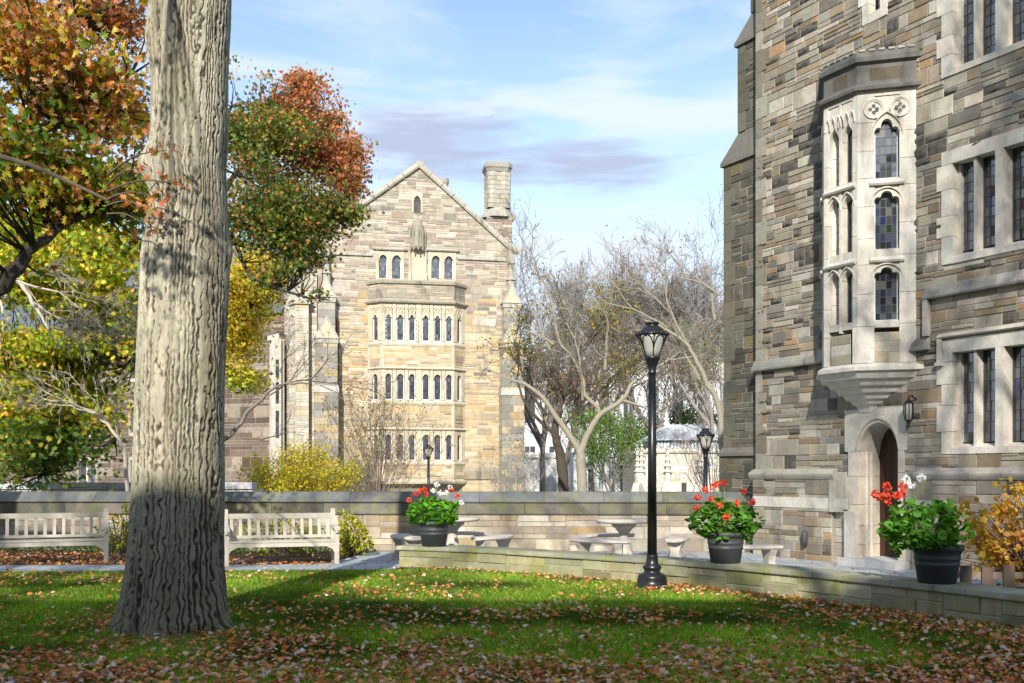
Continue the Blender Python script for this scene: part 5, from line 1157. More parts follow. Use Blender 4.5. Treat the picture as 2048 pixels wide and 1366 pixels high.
def crown_tree(x, Y, ytop, seed, label, col=GREY, leaves=None, lean=0, r=.28, name='bare_tree', grp='bare trees beyond the wall', nd=5, dep=7, fork=.28, spread=.55, minr=.011):
    b0 = P(x, 950, Y); b0.z = -1; H_ = zat(ytop, Y) + 1; top = b0 + Vector((lean, 0, H_ * fork)); dirs = []
    rn = random.Random(seed)
    for i in range(nd):
        a = 2 * math.pi * i / nd + rn.uniform(-.4, .4); dirs.append((top - Vector((0, 0, rn.uniform(0, H_ * .08))), (math.cos(a) * .55, math.sin(a) * .45, 1), r * .55, H_ * .215, dep))
    return bare(name, b0, dirs, r, 1, dep, col, label, seed, leaves, ([b0, b0.lerp(top, .5) + Vector((lean * .2, 0, 0)), top], r, r * .6), grp, up=.06, spread=spread, minr=minr)
OL = [(.30, .26, .04), (.36, .20, .06), (.14, .18, .03)]
crown_tree(1085, 76, 480, 41, 'dense grey leafless tree just right of the gabled hall', leaves=(.05, 3, .3, (.14, .24), [(.4, .2, .06), (.4, .3, .05)], [2, 1], 9), minr=.013)
crown_tree(1185, 84, 505, 42, 'grey leafless tree between the gabled hall and the street lamp', leaves=(.06, 3, .3, (.16, .28), OL, [2, 2, 1], 9), minr=.016, col=(.14, .12, .11))
crown_tree(1310, 90, 480, 43, 'tallest grey leafless tree behind the street lamp lantern', leaves=(.10, 4, .4, (.2, .3), OL, [2, 2, 1], 14), minr=.018, nd=6)
crown_tree(1425, 82, 465, 44, 'grey leafless tree beside the buttress of the right hall', leaves=(.2, 4, .4, (.14, .26), [(.45, .33, .07), (.36, .25, .07), (.24, .28, .05)], [2, 1, 3], 15), minr=.013)
crown_tree(1250, 74, 600, 48, 'low tan leafless tree directly left of the street lamp lantern', leaves=(.05, 3, .35, (.12, .2), [(.36, .2, .08), (.4, .34, .06)], [1, 1], 11), minr=.013, col=(.22, .19, .16), r=.2)
crown_tree(1130, 66, 640, 49, 'low brownish leafless tree beside the right gable buttress', leaves=(.08, 3, .35, (.12, .2), [(.36, .18, .06), (.4, .3, .06)], [2, 1], 9), minr=.012, col=(.17, .145, .12), r=.2)
crown_tree(1375, 96, 575, 45, 'olive and yellow leaved tree behind the right lantern', col=(.28, .24, .19), leaves=(.7, 6, .6, (.18, .32), [(.22, .28, .05), (.40, .33, .06), (.42, .26, .08), (.14, .2, .04)], [3, 2, 1, 2]), name='autumn_tree', grp=None, nd=6, r=.2, minr=.01, dep=5)
crown_tree(1222, 54, 765, 46, 'small tree with fresh green leaves beside the forked pale tree', col=(.2, .18, .15), leaves=(1.0, 9, .32, (.10, .17), [(.14, .26, .04), (.22, .34, .05), (.09, .18, .03)], [3, 2, 2]), name='green_tree', grp=None, nd=6, r=.12, fork=.25, minr=.008, dep=4)
crown_tree(1300, 99, 790, 50, 'fresh green bushy tree behind the left end of the metal roof', col=(.12, .1, .08), leaves=(1.0, 9, .6, (.2, .32), [(.10, .2, .04), (.16, .28, .05), (.08, .15, .03)], [3, 3, 2]), name='green_tree', grp=None, nd=7, r=.16, fork=.22, minr=.01, dep=4)
crown_tree(1395, 98, 755, 47, 'dark green bushy tree behind the metal roof', col=(.12, .1, .08), leaves=(1.0, 9, .6, (.2, .32), [(.06, .13, .03), (.09, .18, .03), (.2, .2, .04)], [3, 3, 1]), name='green_tree', grp=None, nd=7, r=.16, fork=.22, minr=.01, dep=4)
# the forked pale plane tree and other big limbs
Yp = 44
def PP(x, y, Y=Yp): return P(x, y, Y)
bb = PP(1166, 1000); bb.z = -1
bare('plane_tree', bb, [(PP(1045, 765), (-1, 0, .2), .06, 1.6, 4), (PP(1100, 700), (-.5, 0, 1), .06, 2.2, 5), (PP(1080, 570), (-.2, 0, 1), .045, 1.6, 4), (PP(1260, 770), (.8, 0, .5), .07, 2.0, 5), (PP(1210, 740), (.1, .3, 1), .06, 2.0, 5), (PP(1165, 800), (-.1, -.3, 1), .06, 1.6, 4), (PP(1300, 740), (1, .1, .4), .05, 1.6, 4)], .3, 1, 5, PALEB,
     'pale barked plane tree forking low beyond the wall', 51, (.04, 3, .25, (.10, .16), [(.4, .32, .05), (.3, .3, .05)], [1, 1]), ([bb, PP(1163, 950), PP(1161, 900)], .25, .20), None, up=.03, minr=.008)
br = Branches(); R_ = random.Random(2); org = bb
for pts, r0, r1 in (([(1161, 905), (1145, 880), (1110, 830), (1085, 795), (1045, 765)], .17, .08), ([(1161, 905), (1175, 870), (1200, 830), (1245, 800), (1262, 768)], .18, .08), ([(1200, 832), (1195, 815), (1170, 790), (1166, 760), (1145, 715), (1118, 680), (1102, 600), (1085, 560), (1062, 545)], .11, .035),
                    ([(1245, 800), (1290, 815), (1330, 830)], .08, .03), ([(1110, 690), (1075, 670), (1045, 660)], .07, .03)):
    br.limb([PP(*p) - org for p in pts], r0, r1, 8, PALEB, .015, R_)
lim = br.mb.build('limb', M['twig'], [o for o in COL.objects if o.name.startswith('plane_tree')][0], True)
bb = PP(1128, 1000, 50); bb.z = -1; q = lambda x, y: P(x, y, 50)
bare('leaning_tree', bb, [(q(1110, 870), (-.8, 0, .6), .1, 2.4, 4), (q(1120, 820), (.3, 0, 1), .1, 2.5, 5), (q(1095, 830), (-.7, .2, 1), .08, 2.2, 5), (q(1130, 850), (.6, 0, .7), .07, 2.0, 4)], .3, 1, 5, DARKB, 'dark leaning tree with olive leaves beside the gabled hall', 52, (.6, 5, .3, (.12, .2), [(.26, .24, .04), (.4, .26, .05), (.12, .14, .03)], [3, 2, 2]),
     ([bb, q(1126, 950), q(1118, 900), q(1110, 860), q(1120, 820)], .32, .16), None, up=.04, minr=.01)
bb = P(1452, 950, 40); bb.z = -1; q = lambda x, y: P(x, y, 40)
bare('plane_tree', bb, [(q(1375, 690), (-.6, 0, 1), .06, 1.8, 5), (q(1335, 655), (-1, 0, .5), .05, 1.6, 4), (q(1400, 760), (-.5, .2, .8), .05, 1.6, 4), (q(1430, 640), (-.3, 0, 1), .05, 1.7, 5), (q(1440, 590), (-.8, 0, .6), .05, 1.7, 5)], .3, 1, 5, PALEB, 'pale barked tree leaning left out from behind the hall buttress', 53, (.06, 3, .25, (.1, .14), [(.4, .3, .05), (.4, .2, .06)], [1, 1]),
     ([bb, q(1440, 830), q(1415, 770), q(1390, 715), q(1365, 680), q(1325, 655), q(1290, 640)], .15, .04), None, up=.03, minr=.007)

# shrubs behind the wall
def stems(name, x, Y, ytop, hw, n, col, label, seed, leaves, zb=-1, r=.02):
    b0 = P(x, 950, Y); b0.z = zb; root = empty(name, b0, 0, label, 'shrub'); rn = random.Random(seed); rs = np.random.RandomState(seed); H_ = zat(ytop, Y) - zb; br = Branches(); tips = []
    hwm = hw / F * Y
    for i in range(n):
        a = rn.uniform(0, 2 * math.pi); s = rn.random() ** .6; top = Vector((math.cos(a) * hwm * s, math.sin(a) * hwm * s * .8, H_ * rn.uniform(.55, .85) * (1 - .25 * s)))
        b_ = Vector((rn.uniform(-.12, .12), rn.uniform(-.12, .12), 0)); pts = br.limb([b_, Vector((top.x * .28, top.y * .28, top.z * .5)), top], r, r * .4, 4, col, .01, rn, 3)
        d = (pts[-1] - pts[-3]).normalized(); grow(br, pts[-1], d, r * .4, H_ * .12, 2, rn, col, tips, .1, .5, (2, 3), .005, .14, .8)
        grow(br, pts[len(pts) // 2 + 1], (d + Vector((rn.uniform(-.5, .5), 0, 0))).normalized(), r * .4, H_ * .12, 2, rn, col, tips, .1, .5, (2, 3), .005, .14, .8)
    br.mb.build('stem', M['twig'], root)
    frac, per, rad, size, pal, wt = leaves; t_ = np.array([q[0] for q in tips]); k = int(len(t_) * frac); t_ = t_[rs.choice(len(t_), k, False)]; C = spray(rs, t_, per, rad, .9)
    leaf_object('foliage', OVAL, C, rs.uniform(size[0], size[1], len(C)), palette(rs, len(C), pal, wt, .3), M['leaf'], rs, root); return root
stems('lilac_shrub', 755, 38, 765, 105, 60, (.24, .19, .16), 'tall multi-stemmed nearly leafless shrub in front of the gabled hall', 61, (.16, 3, .12, (.08, .13), [(.35, .33, .05), (.3, .2, .06)], [2, 1]))
stems('forsythia_shrub', 608, 34, 895, 95, 60, (.25, .2, .13), 'bright yellow-green shrub just behind the wall left of centre', 62, (1.0, 9, .16, (.06, .11), [(.55, .45, .03), (.42, .42, .04), (.6, .38, .03), (.25, .3, .03)], [4, 3, 1, 1]))
stems('bare_shrub', 1020, 48, 880, 60, 40, (.3, .27, .25), 'thin grey twiggy shrub at the foot of the right gable buttress', 63, (.15, 2, .1, (.06, .1), [(.2, .25, .04)], [1]))
stems('bare_shrub', 1425, 40, 800, 70, 26, (.25, .22, .2), 'thin bare shrub beside the far right lamp', 64, (.1, 2, .1, (.06, .1), [(.3, .2, .04)], [1]))
# small bare tree reaching out from behind the massive trunk
bb = P(395, 950, 30); bb.z = -1; q = lambda x, y: P(x, y, 30)
bare('dogwood_tree', bb, [(q(560, 770), (1, 0, .2), .03, 1.0, 4), (q(540, 790), (.8, .3, .8), .03, .9, 4), (q(600, 760), (1, 0, .1), .025, .9, 4), (q(520, 880), (1, 0, .3), .025, .8, 3), (q(560, 745), (.5, 0, 1), .02, .8, 3), (q(640, 770), (1, .1, -.3), .018, .7, 3), (q(480, 850), (.3, 0, .9), .02, .7, 3)], .1, 1, 4, (.20, .17, .15),
     'bare twiggy dogwood reaching right from behind the massive trunk', 54, (.05, 2, .1, (.07, .12), [(.3, .1, .04)], [1]), ([bb, q(400, 960), q(430, 900), q(470, 860), q(500, 820), q(560, 770), q(620, 768)], .12, .025), None, up=.02, spread=.6, minr=.005)
bb = P(250, 950, 21.9); bb.z = -1; q = lambda x, y: P(x, y, 21.9)
bare('dogwood_tree', bb, [(q(200, 830), (-1, 0, .4), .02, .7, 4), (q(150, 812), (-1, 0, .1), .018, .6, 4), (q(215, 850), (-.6, 0, 1), .016, .6, 3), (q(240, 880), (-.2, -.2, 1), .02, .6, 3)], .1, 1, 4, (.50, .44, .38), 'pale twiggy dogwood just left of the massive trunk', 55, None, ([bb, q(252, 940), q(240, 885), q(205, 840), q(150, 815)], .06, .015), None, up=.02, spread=.6, minr=.004)
bb = (-11.2, 20.3, 0); q = lambda x, y: P(x, y, 19.5)
bare('dead_tree', bb, [(q(30, 560), (1, 0, -.4), .03, .9, 5), (q(60, 600), (.9, 0, -.7), .025, .8, 4), (q(10, 560), (.8, -.2, .1), .02, .7, 4), (q(80, 650), (.9, 0, -.3), .018, .7, 4), (q(0, 600), (.5, 0, -1), .018, .7, 4)], .1, 1, 4, (.52, .46, .38), 'leafless pale dead branches hanging at the left edge', 56, None, ([bb, (-11.1, 20.2, 3), (-10.9, 20, 5), q(-20, 540), q(30, 555), q(75, 620), q(110, 680)], .14, .015), None, up=-.03, spread=.5, minr=.005)

# shrubs in the bed and at the right
def bush(name, c, rad, n, size, pal, wt, label, seed, tmpl=OVAL, twigc=(.1, .08, .06), ntw=40):
    root = empty(name, c, 0, label, 'shrub'); rs = np.random.RandomState(seed); rn = random.Random(seed); br = Branches()
    v = rs.normal(size=(n, 3)); v /= np.linalg.norm(v, axis=1)[:, None]; v *= np.array(rad) * (rs.uniform(.15, 1, (n, 1)) ** .4); lump = 1 + .25 * np.sin(v[:, 0:1] * 9 + v[:, 2:3] * 7) ; v *= lump; v[:, 2] = np.abs(v[:, 2] + rad[2] * .9)
    for i in range(ntw): e = Vector(v[i]); br.mb.tube([(rn.uniform(-.1, .1), rn.uniform(-.1, .1), 0), (e.x * .5, e.y * .5, e.z * .6), e], [.01, .008, .003], 3, twigc, caps=False)
    br.mb.build('stem', M['twig'], root); leaf_object('foliage', tmpl, v, rs.uniform(size[0], size[1], n), palette(rs, n, pal, wt, .3), M['leaf'], rs, root); return root
YG = [(.42, .42, .03), (.55, .46, .04), (.2, .28, .03), (.1, .16, .02)]
bush('azalea_shrub', (-3.15, 19.6, 0), (.42, .4, .45), 900, (.05, .10), YG, [3, 3, 2, 1], 'yellow-green rounded shrub at the right end of the slatted bench', 71)
bush('azalea_shrub', (-4.5, 19.9, 0), (.9, .4, .40), 700, (.05, .10), YG, [2, 1, 4, 4], 'loose green shrub seen through the slats of the right bench', 72)
bush('azalea_shrub', (-6.6, 20.4, 0), (.6, .4, .22), 300, (.05, .10), YG, [1, 1, 3, 4], 'low dark green shrub behind the massive trunk', 73)
bush('azalea_shrub', (-8.0, 20.3, 0), (.6, .35, .4), 500, (.05, .09), YG, [2, 1, 3, 5], 'small dark shrub seen through the left bench slats', 74)
bush('azalea_shrub', (-7.7, 19.9, 0), (.12, .12, .62), 70, (.06, .1), YG, [2, 5, 2, 1], 'thin yellow sprig rising behind the end post of the left bench', 75, ntw=12)
YO = [(.55, .33, .05), (.55, .40, .06), (.48, .24, .06), (.3, .14, .06)]
rr = bush('hydrangea_shrub', (6.75, 12.95, .2), (1.15, .5, .66), 1900, (.045, .09), YO, [4, 4, 2, 1], 'golden-leaved climbing shrub at the foot of the right hall', 76, ROUND, (.16, .09, .06), 260)
# timber edging slats under it
tf = empty('timber_fence', (6.5, 12.25, 0), -.15, 'short weathered timber pale fence under the golden shrub', 'fence'); mb = MB(); R_ = random.Random(3)
for i in range(10): x = -1.2 + i * .25; mb.box((x, 0, 0), (x + .13, .04, R_.uniform(.44, .5)), jit(R_, (.13, .10, .075), .3))
mb.build('pale', M['twig'], tf); mb = MB(); mb.box((-1.25, .042, .32), (1.3, .08, .40), (.22, .17, .13)); mb.build('rail', M['twig'], tf)

# ================================================================== STREET LAMPS
def lamp(loc, label, first=None):
    if first:
        r = first.copy(); COL.objects.link(r); r.location = loc; r['label'] = label
        for ch in first.children:
            c = ch.copy(); COL.objects.link(c); c.parent = r
            for g_ in ch.children: d = g_.copy(); COL.objects.link(d); d.parent = c
        return r
    r = empty('street_lamp', loc, 0, label, 'street lamp', 'black lantern lamp posts')
    mb = MB(); mb.lathe([(.26, 0), (.265, .03), (.215, .04), (.215, .10), (.205, .13), (.21, .15), (.19, .19), (.12, .215), (.11, .25), (.13, .275), (.135, .30), (.10, .33), (.085, .37), (.078, .44), (.082, .455), (.07, .47)], 28)
    mb.build('base', M['black'], r, True)
    mb = MB(); mb.lathe([(.066, .46), (.05, 3.04)], 24, lobes=12, amp=.05); mb.lathe([(.058, 3.03), (.062, 3.05), (.055, 3.07), (.05, 3.08), (.075, 3.16), (.10, 3.23), (.112, 3.25), (.112, 3.28), (.09, 3.285)], 24); mb.build('post', M['black'], r, True)
    lan = MB(); lan.lathe([(.205, 3.575), (.215, 3.59), (.20, 3.61), (.17, 3.645), (.145, 3.68), (.115, 3.70), (.085, 3.71), (.085, 3.735), (.10, 3.745), (.10, 3.765), (.02, 3.775)], 24)
    for i in range(12):
        a = 2 * math.pi * i / 12; lan.lathe([(.006, -.03), (.03, -.005), (.028, .02), (.006, .045)], 6, (.212 * math.cos(a), .212 * math.sin(a), 3.59))
    ln = lan.build('lantern_cap', M['black'], r, True)
    rb = MB()
    for i in range(6):
        a = 2 * math.pi * i / 6 + .52; cs, sn = math.cos(a), math.sin(a)
        pr = [(.108, 3.28), (.135, 3.36), (.168, 3.45), (.198, 3.54), (.205, 3.58)]
        rb.tube([(x * cs, x * sn, z) for x, z in pr], [.009] * 5, 5)
        for s in (-1, 1):
            rb.tube([(x * math.cos(a + s * k), x * math.sin(a + s * k), z) for (x, z), k in zip(pr[1:], (.0, .06, .22, .45))], [.006, .007, .008, .009], 5)
    rb.build('rib', M['black'], ln)
    gl_ = MB(); gl_.lathe([(.10, 3.275), (.128, 3.36), (.160, 3.45), (.190, 3.54), (.196, 3.58)], 24); gl_.build('lantern_glass', M['frost'], r, True)
    return r
L0 = lamp((1.99, 14.2, 0), 'tall black lamp post standing on the lawn in front of the low curved wall')
p = P(857, 950, 43.0); lamp((p.x, p.y, zat(889, 43) - 3.77), 'small far lamp in front of the gabled hall bay, above the left flower pot', L0)
p = P(1411, 950, 25.5); lamp((p.x, p.y, zat(857, 25.5) - 3.77), 'lamp beyond the wall beside the right hall buttress', L0)
p = P(1243, 950, 62); lamp((p.x, p.y, zat(915, 62) - 3.77), 'distant lamp left of the stone lodge', L0)
p = P(1178, 950, 70); lamp((p.x, p.y, zat(925, 70) - 3.77), 'distant lamp right of the forked pale tree trunk', L0)

# ================================================================== BENCHES
def bench(loc, rz, label, first=None):
    if first:
        r = first.copy(); COL.objects.link(r); r.location = loc; r.rotation_euler = (0, 0, rz); r['label'] = label
        for ch in first.children: c = ch.copy(); COL.objects.link(c); c.parent = r
        return r
    r = empty('garden_bench', loc, rz, label, 'bench', 'slatted garden benches in front of the back wall'); hw = .95
    for s in (-1, 1):
        x = s * hw
        mb = MB(); mb.box((x - .04, -.50, 0), (x + .04, -.42, .62)); mb.build('leg', M['bench'], r)
        mb = MB(); mb.loft([[(x - .04, y, z), (x + .04, y, z), (x + .04, y + .07, z), (x - .04, y + .07, z)] for y, z in ((0, 0), (0, .42), (.10, .97))]); mb.build('leg', M['bench'], r)
        mb = MB(); mb.loft([[(x - .05, y, z0), (x + .05, y, z0), (x + .05, y, z0 + .045), (x - .05, y, z0 + .045)] for y, z0 in ((-.54, .60), (-.5, .622), (-.25, .622), (.03, .64))]); mb.lathe([(.03, -.045), (.03, .045)], 12, (x, -.52, .60)); mb.build('armrest', M['bench'], r)
    mb = MB()
    for i in range(6): y = -.50 + i * .082; mb.box((-hw - .0 + .04, y, .40), (hw - .04, y + .065, .422))
    mb.build('seat', M['bench'], r)
    mb = MB(); mb.box((-hw + .04, -.485, .32), (hw - .04, -.455, .40)); mb.box((-hw + .04, .01, .32), (hw - .04, .04, .40))
    for s in (-1, 1):      # curved brackets
        mb.loft([[(s * (hw - .04), -.48, .32), (s * (hw - .20), -.48, .32), (s * (hw - .08), -.48, .27), (s * (hw - .04), -.48, .20)], [(s * (hw - .04), -.455, .32), (s * (hw - .20), -.455, .32), (s * (hw - .08), -.455, .27), (s * (hw - .04), -.455, .20)]])
    mb.build('seat_rail', M['bench'], r)
    mb = MB(); mb.box((-hw + .04, .095, .80), (hw - .04, .135, .89)); mb.box((-hw + .04, .02, .45), (hw - .04, .055, .50)); n_ = 12
    for i in range(n_):
        x = -hw + .10 + (2 * hw - .2) * (i + .0) / (n_ - 1) * 1.0; x = min(max(x, -hw + .07), hw - .07); 
        mb.loft([[(x - .028, y, z), (x + .028, y, z), (x + .028, y + .018, z), (x - .028, y + .018, z)] for y, z in ((.03, .50), (.105, .80))])
    mb.build('backrest', M['bench'], r); return r
b0 = bench((P(561, 950, 18.05).x, 18.05, .015), math.radians(17), 'white weathered slatted bench right of the massive trunk')
bench((P(97, 950, 18.0).x - .05, 18.15, .015), math.radians(22), 'white weathered slatted bench at the left edge of the picture', b0)

# ================================================================== STONE TABLES AND CURVED SEATS
def table(loc, label, first=None):
    if first:
        r = first.copy(); COL.objects.link(r); r.location = loc; r['label'] = label
        for ch in first.children: c = ch.copy(); COL.objects.link(c); c.parent = r
        return r
    r = empty('stone_table', loc, 0, label, 'table', 'round cast stone tables'); mb = MB(); mb.lathe([(.44, .70), (.50, .705), (.525, .73), (.525, .755), (.50, .775), (.0, .777)], 40); mb.build('tabletop', M['conc'], r, True)
    mb = MB(); mb.lathe([(.22, 0), (.22, .05), (.19, .10), (.13, .25), (.095, .42), (.10, .52), (.16, .60), (.22, .64), (.24, .70)], 10); mb.build('pedestal', M['conc'], r); return r
def seat(c, ang_, label, first=None, R=1.0):
    """curved bench on an arc around the table"""
    if first:
        r = first.copy(); COL.objects.link(r); r.location = (c[0], c[1], 0.012); r.rotation_euler = (0, 0, ang_); r['label'] = label
        for ch in first.children: q_ = ch.copy(); COL.objects.link(q_); q_.parent = r
        return r
    r = empty('curved_bench', (c[0], c[1], .012), ang_, label, 'stone bench', 'curved stone seats around the tables'); mb = MB(); rings = []
    for i in range(17):
        a = -.56 + 1.12 * i / 16; ed = 1 - max(0, abs(i - 8) - 7) * .35
        pr = [(R - .16 * ed, .385), (R + .16 * ed, .385), (R + .19 * ed, .41), (R + .185 * ed, .44), (R + .15 * ed, .45), (R - .15 * ed, .45), (R - .185 * ed, .44), (R - .19 * ed, .41)]
        rings.append([(q_ * math.cos(a), q_ * math.sin(a), z) for q_, z in pr])
    mb.loft(rings); mb.build('seat', M['conc'], r)
    for s in (-.36, .36):
        mb = MB(); rings = []
        for w_, z in ((.15, 0), (.15, .05), (.10, .10), (.085, .2), (.10, .28), (.15, .36), (.16, .385)):
            rings.append([((R + dx) * math.cos(s) - dy * math.sin(s), (R + dx) * math.sin(s) + dy * math.cos(s), z) for dx, dy in ((-w_, -.06), (w_, -.06), (w_, .06), (-w_, .06))])
        mb.loft(rings); mb.build('leg', M['conc'], r)
    return r
t1 = P(1248, 950, 18.5); t2 = P(905, 950, 19.2)
tb = table((t1.x, 18.5, .012), 'round stone table directly behind the tall lamp post'); table((t2.x, 19.2, .012), 'round stone table half hidden behind the left flower pot', tb)
D = math.radians
s0 = seat((t1.x, 18.5), D(238), 'curved stone seat in front and left of the table behind the lamp post')
seat((t1.x, 18.5), D(105), 'curved stone seat on the wall side of the table behind the lamp post', s0)
seat((t1.x, 18.5), D(-8), 'curved stone seat just right of the tall lamp post', s0)
seat((t2.x, 19.2), D(200), 'curved stone seat sticking out left of the left flower pot', s0)
seat((t2.x, 19.2), D(-32), 'curved stone seat right of the table behind the left flower pot', s0)
seat((t2.x, 19.2), D(80), 'curved stone seat against the wall behind the left table', s0)
seat((P(1478, 950, 17.2).x, 17.2), D(-95), 'stone seat mostly hidden behind the middle flower pot', s0)

# ================================================================== FLOWER POTS
def flowerpot(x, y, Y, fw, fh, label, seed, reds, whites, hbase=.372, bright=1.0, plabel='', tall=.9):
    c = P(x, y, Y); root = empty('flower_pot', (c.x, Y, hbase), 0, label, 'flower pot'); mb = MB()
    mb.lathe([(.19, 0), (.205, .005), (.235, .20), (.243, .205), (.243, .225), (.237, .23), (.245, .27), (.252, .275), (.252, .295), (.246, .30), (.262, .37), (.285, .375), (.29, .43), (.275, .435), (.265, .39)], 40, caps=True); mb.build('pot', M['pot'], root, True)
    rs = np.random.RandomState(seed); rn = random.Random(seed)
    pr = empty('geranium', (c.x, Y, hbase + .40), 0, plabel, 'plant'); n = 620
    v = rs.normal(size=(n, 3)); v /= np.linalg.norm(v, axis=1)[:, None]; v *= np.array([fw, fw * .8, fh]) * (rs.uniform(.2, 1, (n, 1)) ** .3); v *= 1 + .16 * np.sin(v[:, 0:1] * 13 + seed) * np.cos(v[:, 2:3] * 11)
    v[:, 2] += fh * .62; lowm = (v[:, 2] < .0) & (np.hypot(v[:, 0], v[:, 1]) < .29); v[lowm, 2] = np.abs(v[lowm, 2]) + .02
    br = Branches()
    for i in range(60): e = Vector(v[i]); s_ = .15; br.mb.tube([(rn.uniform(-s_, s_), rn.uniform(-s_, s_), -.03), (e.x * .6, e.y * .6, e.z * .5 + .05), e], [.008, .006, .003], 4, (.12, .2, .05), caps=False)
    fl = []
    for kind, lst in (('r', reds), ('w', whites)):
        for (dx, dz, dy) in lst: fl.append((kind, Vector((dx, dy, dz))))
    for k, p_ in fl: br.mb.tube([(p_.x * .6, p_.y * .6, p_.z - .2), p_], [.004, .003], 4, (.2, .3, .08), caps=False)
    br.mb.build('stem', M['twig'], pr)
    leaf_object('foliage', ROUND, v, rs.uniform(.05, .105, n), palette(rs, n, [(.09 * bright, .25 * bright, .025), (.14 * bright, .34 * bright, .03), (.06, .16, .02)], [4, 3, 2], .3), M['leaf'], rs, pr, flat=.15)
    for k, p_ in fl:
        m_ = 26; q_ = rs.normal(size=(m_, 3)); q_ /= np.linalg.norm(q_, axis=1)[:, None]; q_ = q_ * .038 + np.array(p_)
        cc = palette(rs, m_, [(.72, .07, .04), (.8, .17, .10)] if k == 'r' else [(.8, .78, .76)], [1, 1] if k == 'r' else [1], .15)
        leaf_object('blossom', ROUND, q_, rs.uniform(.028, .045, m_), cc, M['petal'], rs, pr)
    return root
flowerpot(868, 1088, 17.28, .50, .27, 'grey plastic pot in sun at the left end of the low curved wall', 81, [(-.30, .50, -.2), (-.22, .56, -.25), (-.14, .58, -.2), (-.10, .5, -.3), (.30, .56, 0), (.40, .47, -.1), (-.42, .40, -.1)], [(.05, .66, 0), (.0, .56, -.2), (.28, .62, 0), (.22, .52, -.2), (.48, .36, -.1), (.12, .52, -.2)], bright=1.25, plabel='geranium with red and white blooms above the left pot')
flowerpot(1451, 1115, 14.0, .50, .30, 'grey plastic pot in the middle of the low curved wall', 82, [(-.30, .62, -.1), (-.18, .66, 0), (-.10, .70, .1), (-.02, .72, 0), (-.40, .52, -.1), (-.45, .38, -.2), (-.15, .42, -.35), (.08, .44, -.36), (.30, .46, -.3), (-.08, .26, -.42), (.25, .60, 0), (-.25, .5, -.3)], [], bright=.85, plabel='dark green geranium with red blooms above the middle pot')
flowerpot(1874, 1167, 11.4, .46, .34, 'largest looking dark grey pot nearest the viewer on the low curved wall', 83, [(-.62, .62, -.1), (-.50, .62, -.15), (-.44, .70, 0), (-.40, .60, -.2), (-.52, .58, 0), (-.30, .70, -.1), (-.34, .62, -.2), (-.47, .54, -.1)], [(-.22, .78, 0), (-.05, .80, 0), (-.2, .72, -.1)], bright=1.0, plabel='leafy geranium with red blooms leaning left above the right pot')
gr = [o for o in COL.objects if o.name.startswith('geranium') and o.type == 'EMPTY'][-1]; gr.location.x -= .14; gr.location.y -= .03

# ================================================================== GRASS AND FALLEN LEAVES
rs = np.random.RandomState(100)
def wall_dist(x, y):           # signed distance in front of the seat wall (lawn side positive)
    pts = np.array(SW); best = np.full(x.shape, 1e9); side = np.ones(x.shape)
    for (ax, ay), (bx, by) in zip(pts[:-1], pts[1:]):
        dx, dy = bx - ax, by - ay; t_ = np.clip(((x - ax) * dx + (y - ay) * dy) / (dx * dx + dy * dy), 0, 1); px, py = ax + t_ * dx, ay + t_ * dy
        d = np.hypot(x - px, y - py); cr = dx * (y - ay) - dy * (x - ax); m_ = d < best; best = np.where(m_, d, best); side = np.where(m_, np.where(cr < 0, 1, -1), side)
    return best * side
n = 330000; yy = 7.0 + (rs.rand(n) ** 1.25) * 10.2; xx = (rs.rand(n) * 2 - 1) * .56 * yy
ok = (wall_dist(xx, yy) > .03) & (yy < np.interp(xx, [-30, -10, -2, 8], [16.33, 16.33, 16.8, 17.3])) & (np.hypot(xx + 3.51, yy - 10.5) > .63 + .10 * rs.rand(n)); xx, yy = xx[ok], yy[ok]; n = len(xx)
nz_ = fbm(xx * .9 + 20, yy * .9, np.zeros(n), 3)
h = rs.uniform(.022, .055, n) * (.7 + .6 * nz_); w_ = rs.uniform(.004, .008, n) * (yy / 9) ** .5
a = rs.rand(n) * 2 * np.pi; lx, ly = rs.normal(size=n) * .5 * h, rs.normal(size=n) * .5 * h
V = np.zeros((n, 3, 3), np.float32); V[:, 0] = np.stack([xx - np.cos(a) * w_, yy - np.sin(a) * w_, np.zeros(n)], 1); V[:, 1] = np.stack([xx + np.cos(a) * w_, yy + np.sin(a) * w_, np.zeros(n)], 1); V[:, 2] = np.stack([xx + lx, yy + ly, h], 1)
dry = np.clip((.85 - np.hypot(xx + 3.3, (yy - 9.9))) * 1.2, 0, .6)[:, None]
gc = palette(rs, n, [(.10, .20, .02), (.19, .31, .03), (.32, .43, .06), (.36, .36, .12)], [4, 4, 2, .6], .3) * (.35 + 1.25 * np.clip((nz_[:, None] - .25) / .5, 0, 1)); gc = gc * (1 - dry) + np.array([.22, .2, .1]) * dry
o = mesh_np('grass', V.reshape(-1, 3), np.arange(3 * n), np.arange(n) * 3, np.full(n, 3), gc, M['grass']); tag(o, 'short green lawn grass', 'grass', kind='stuff')
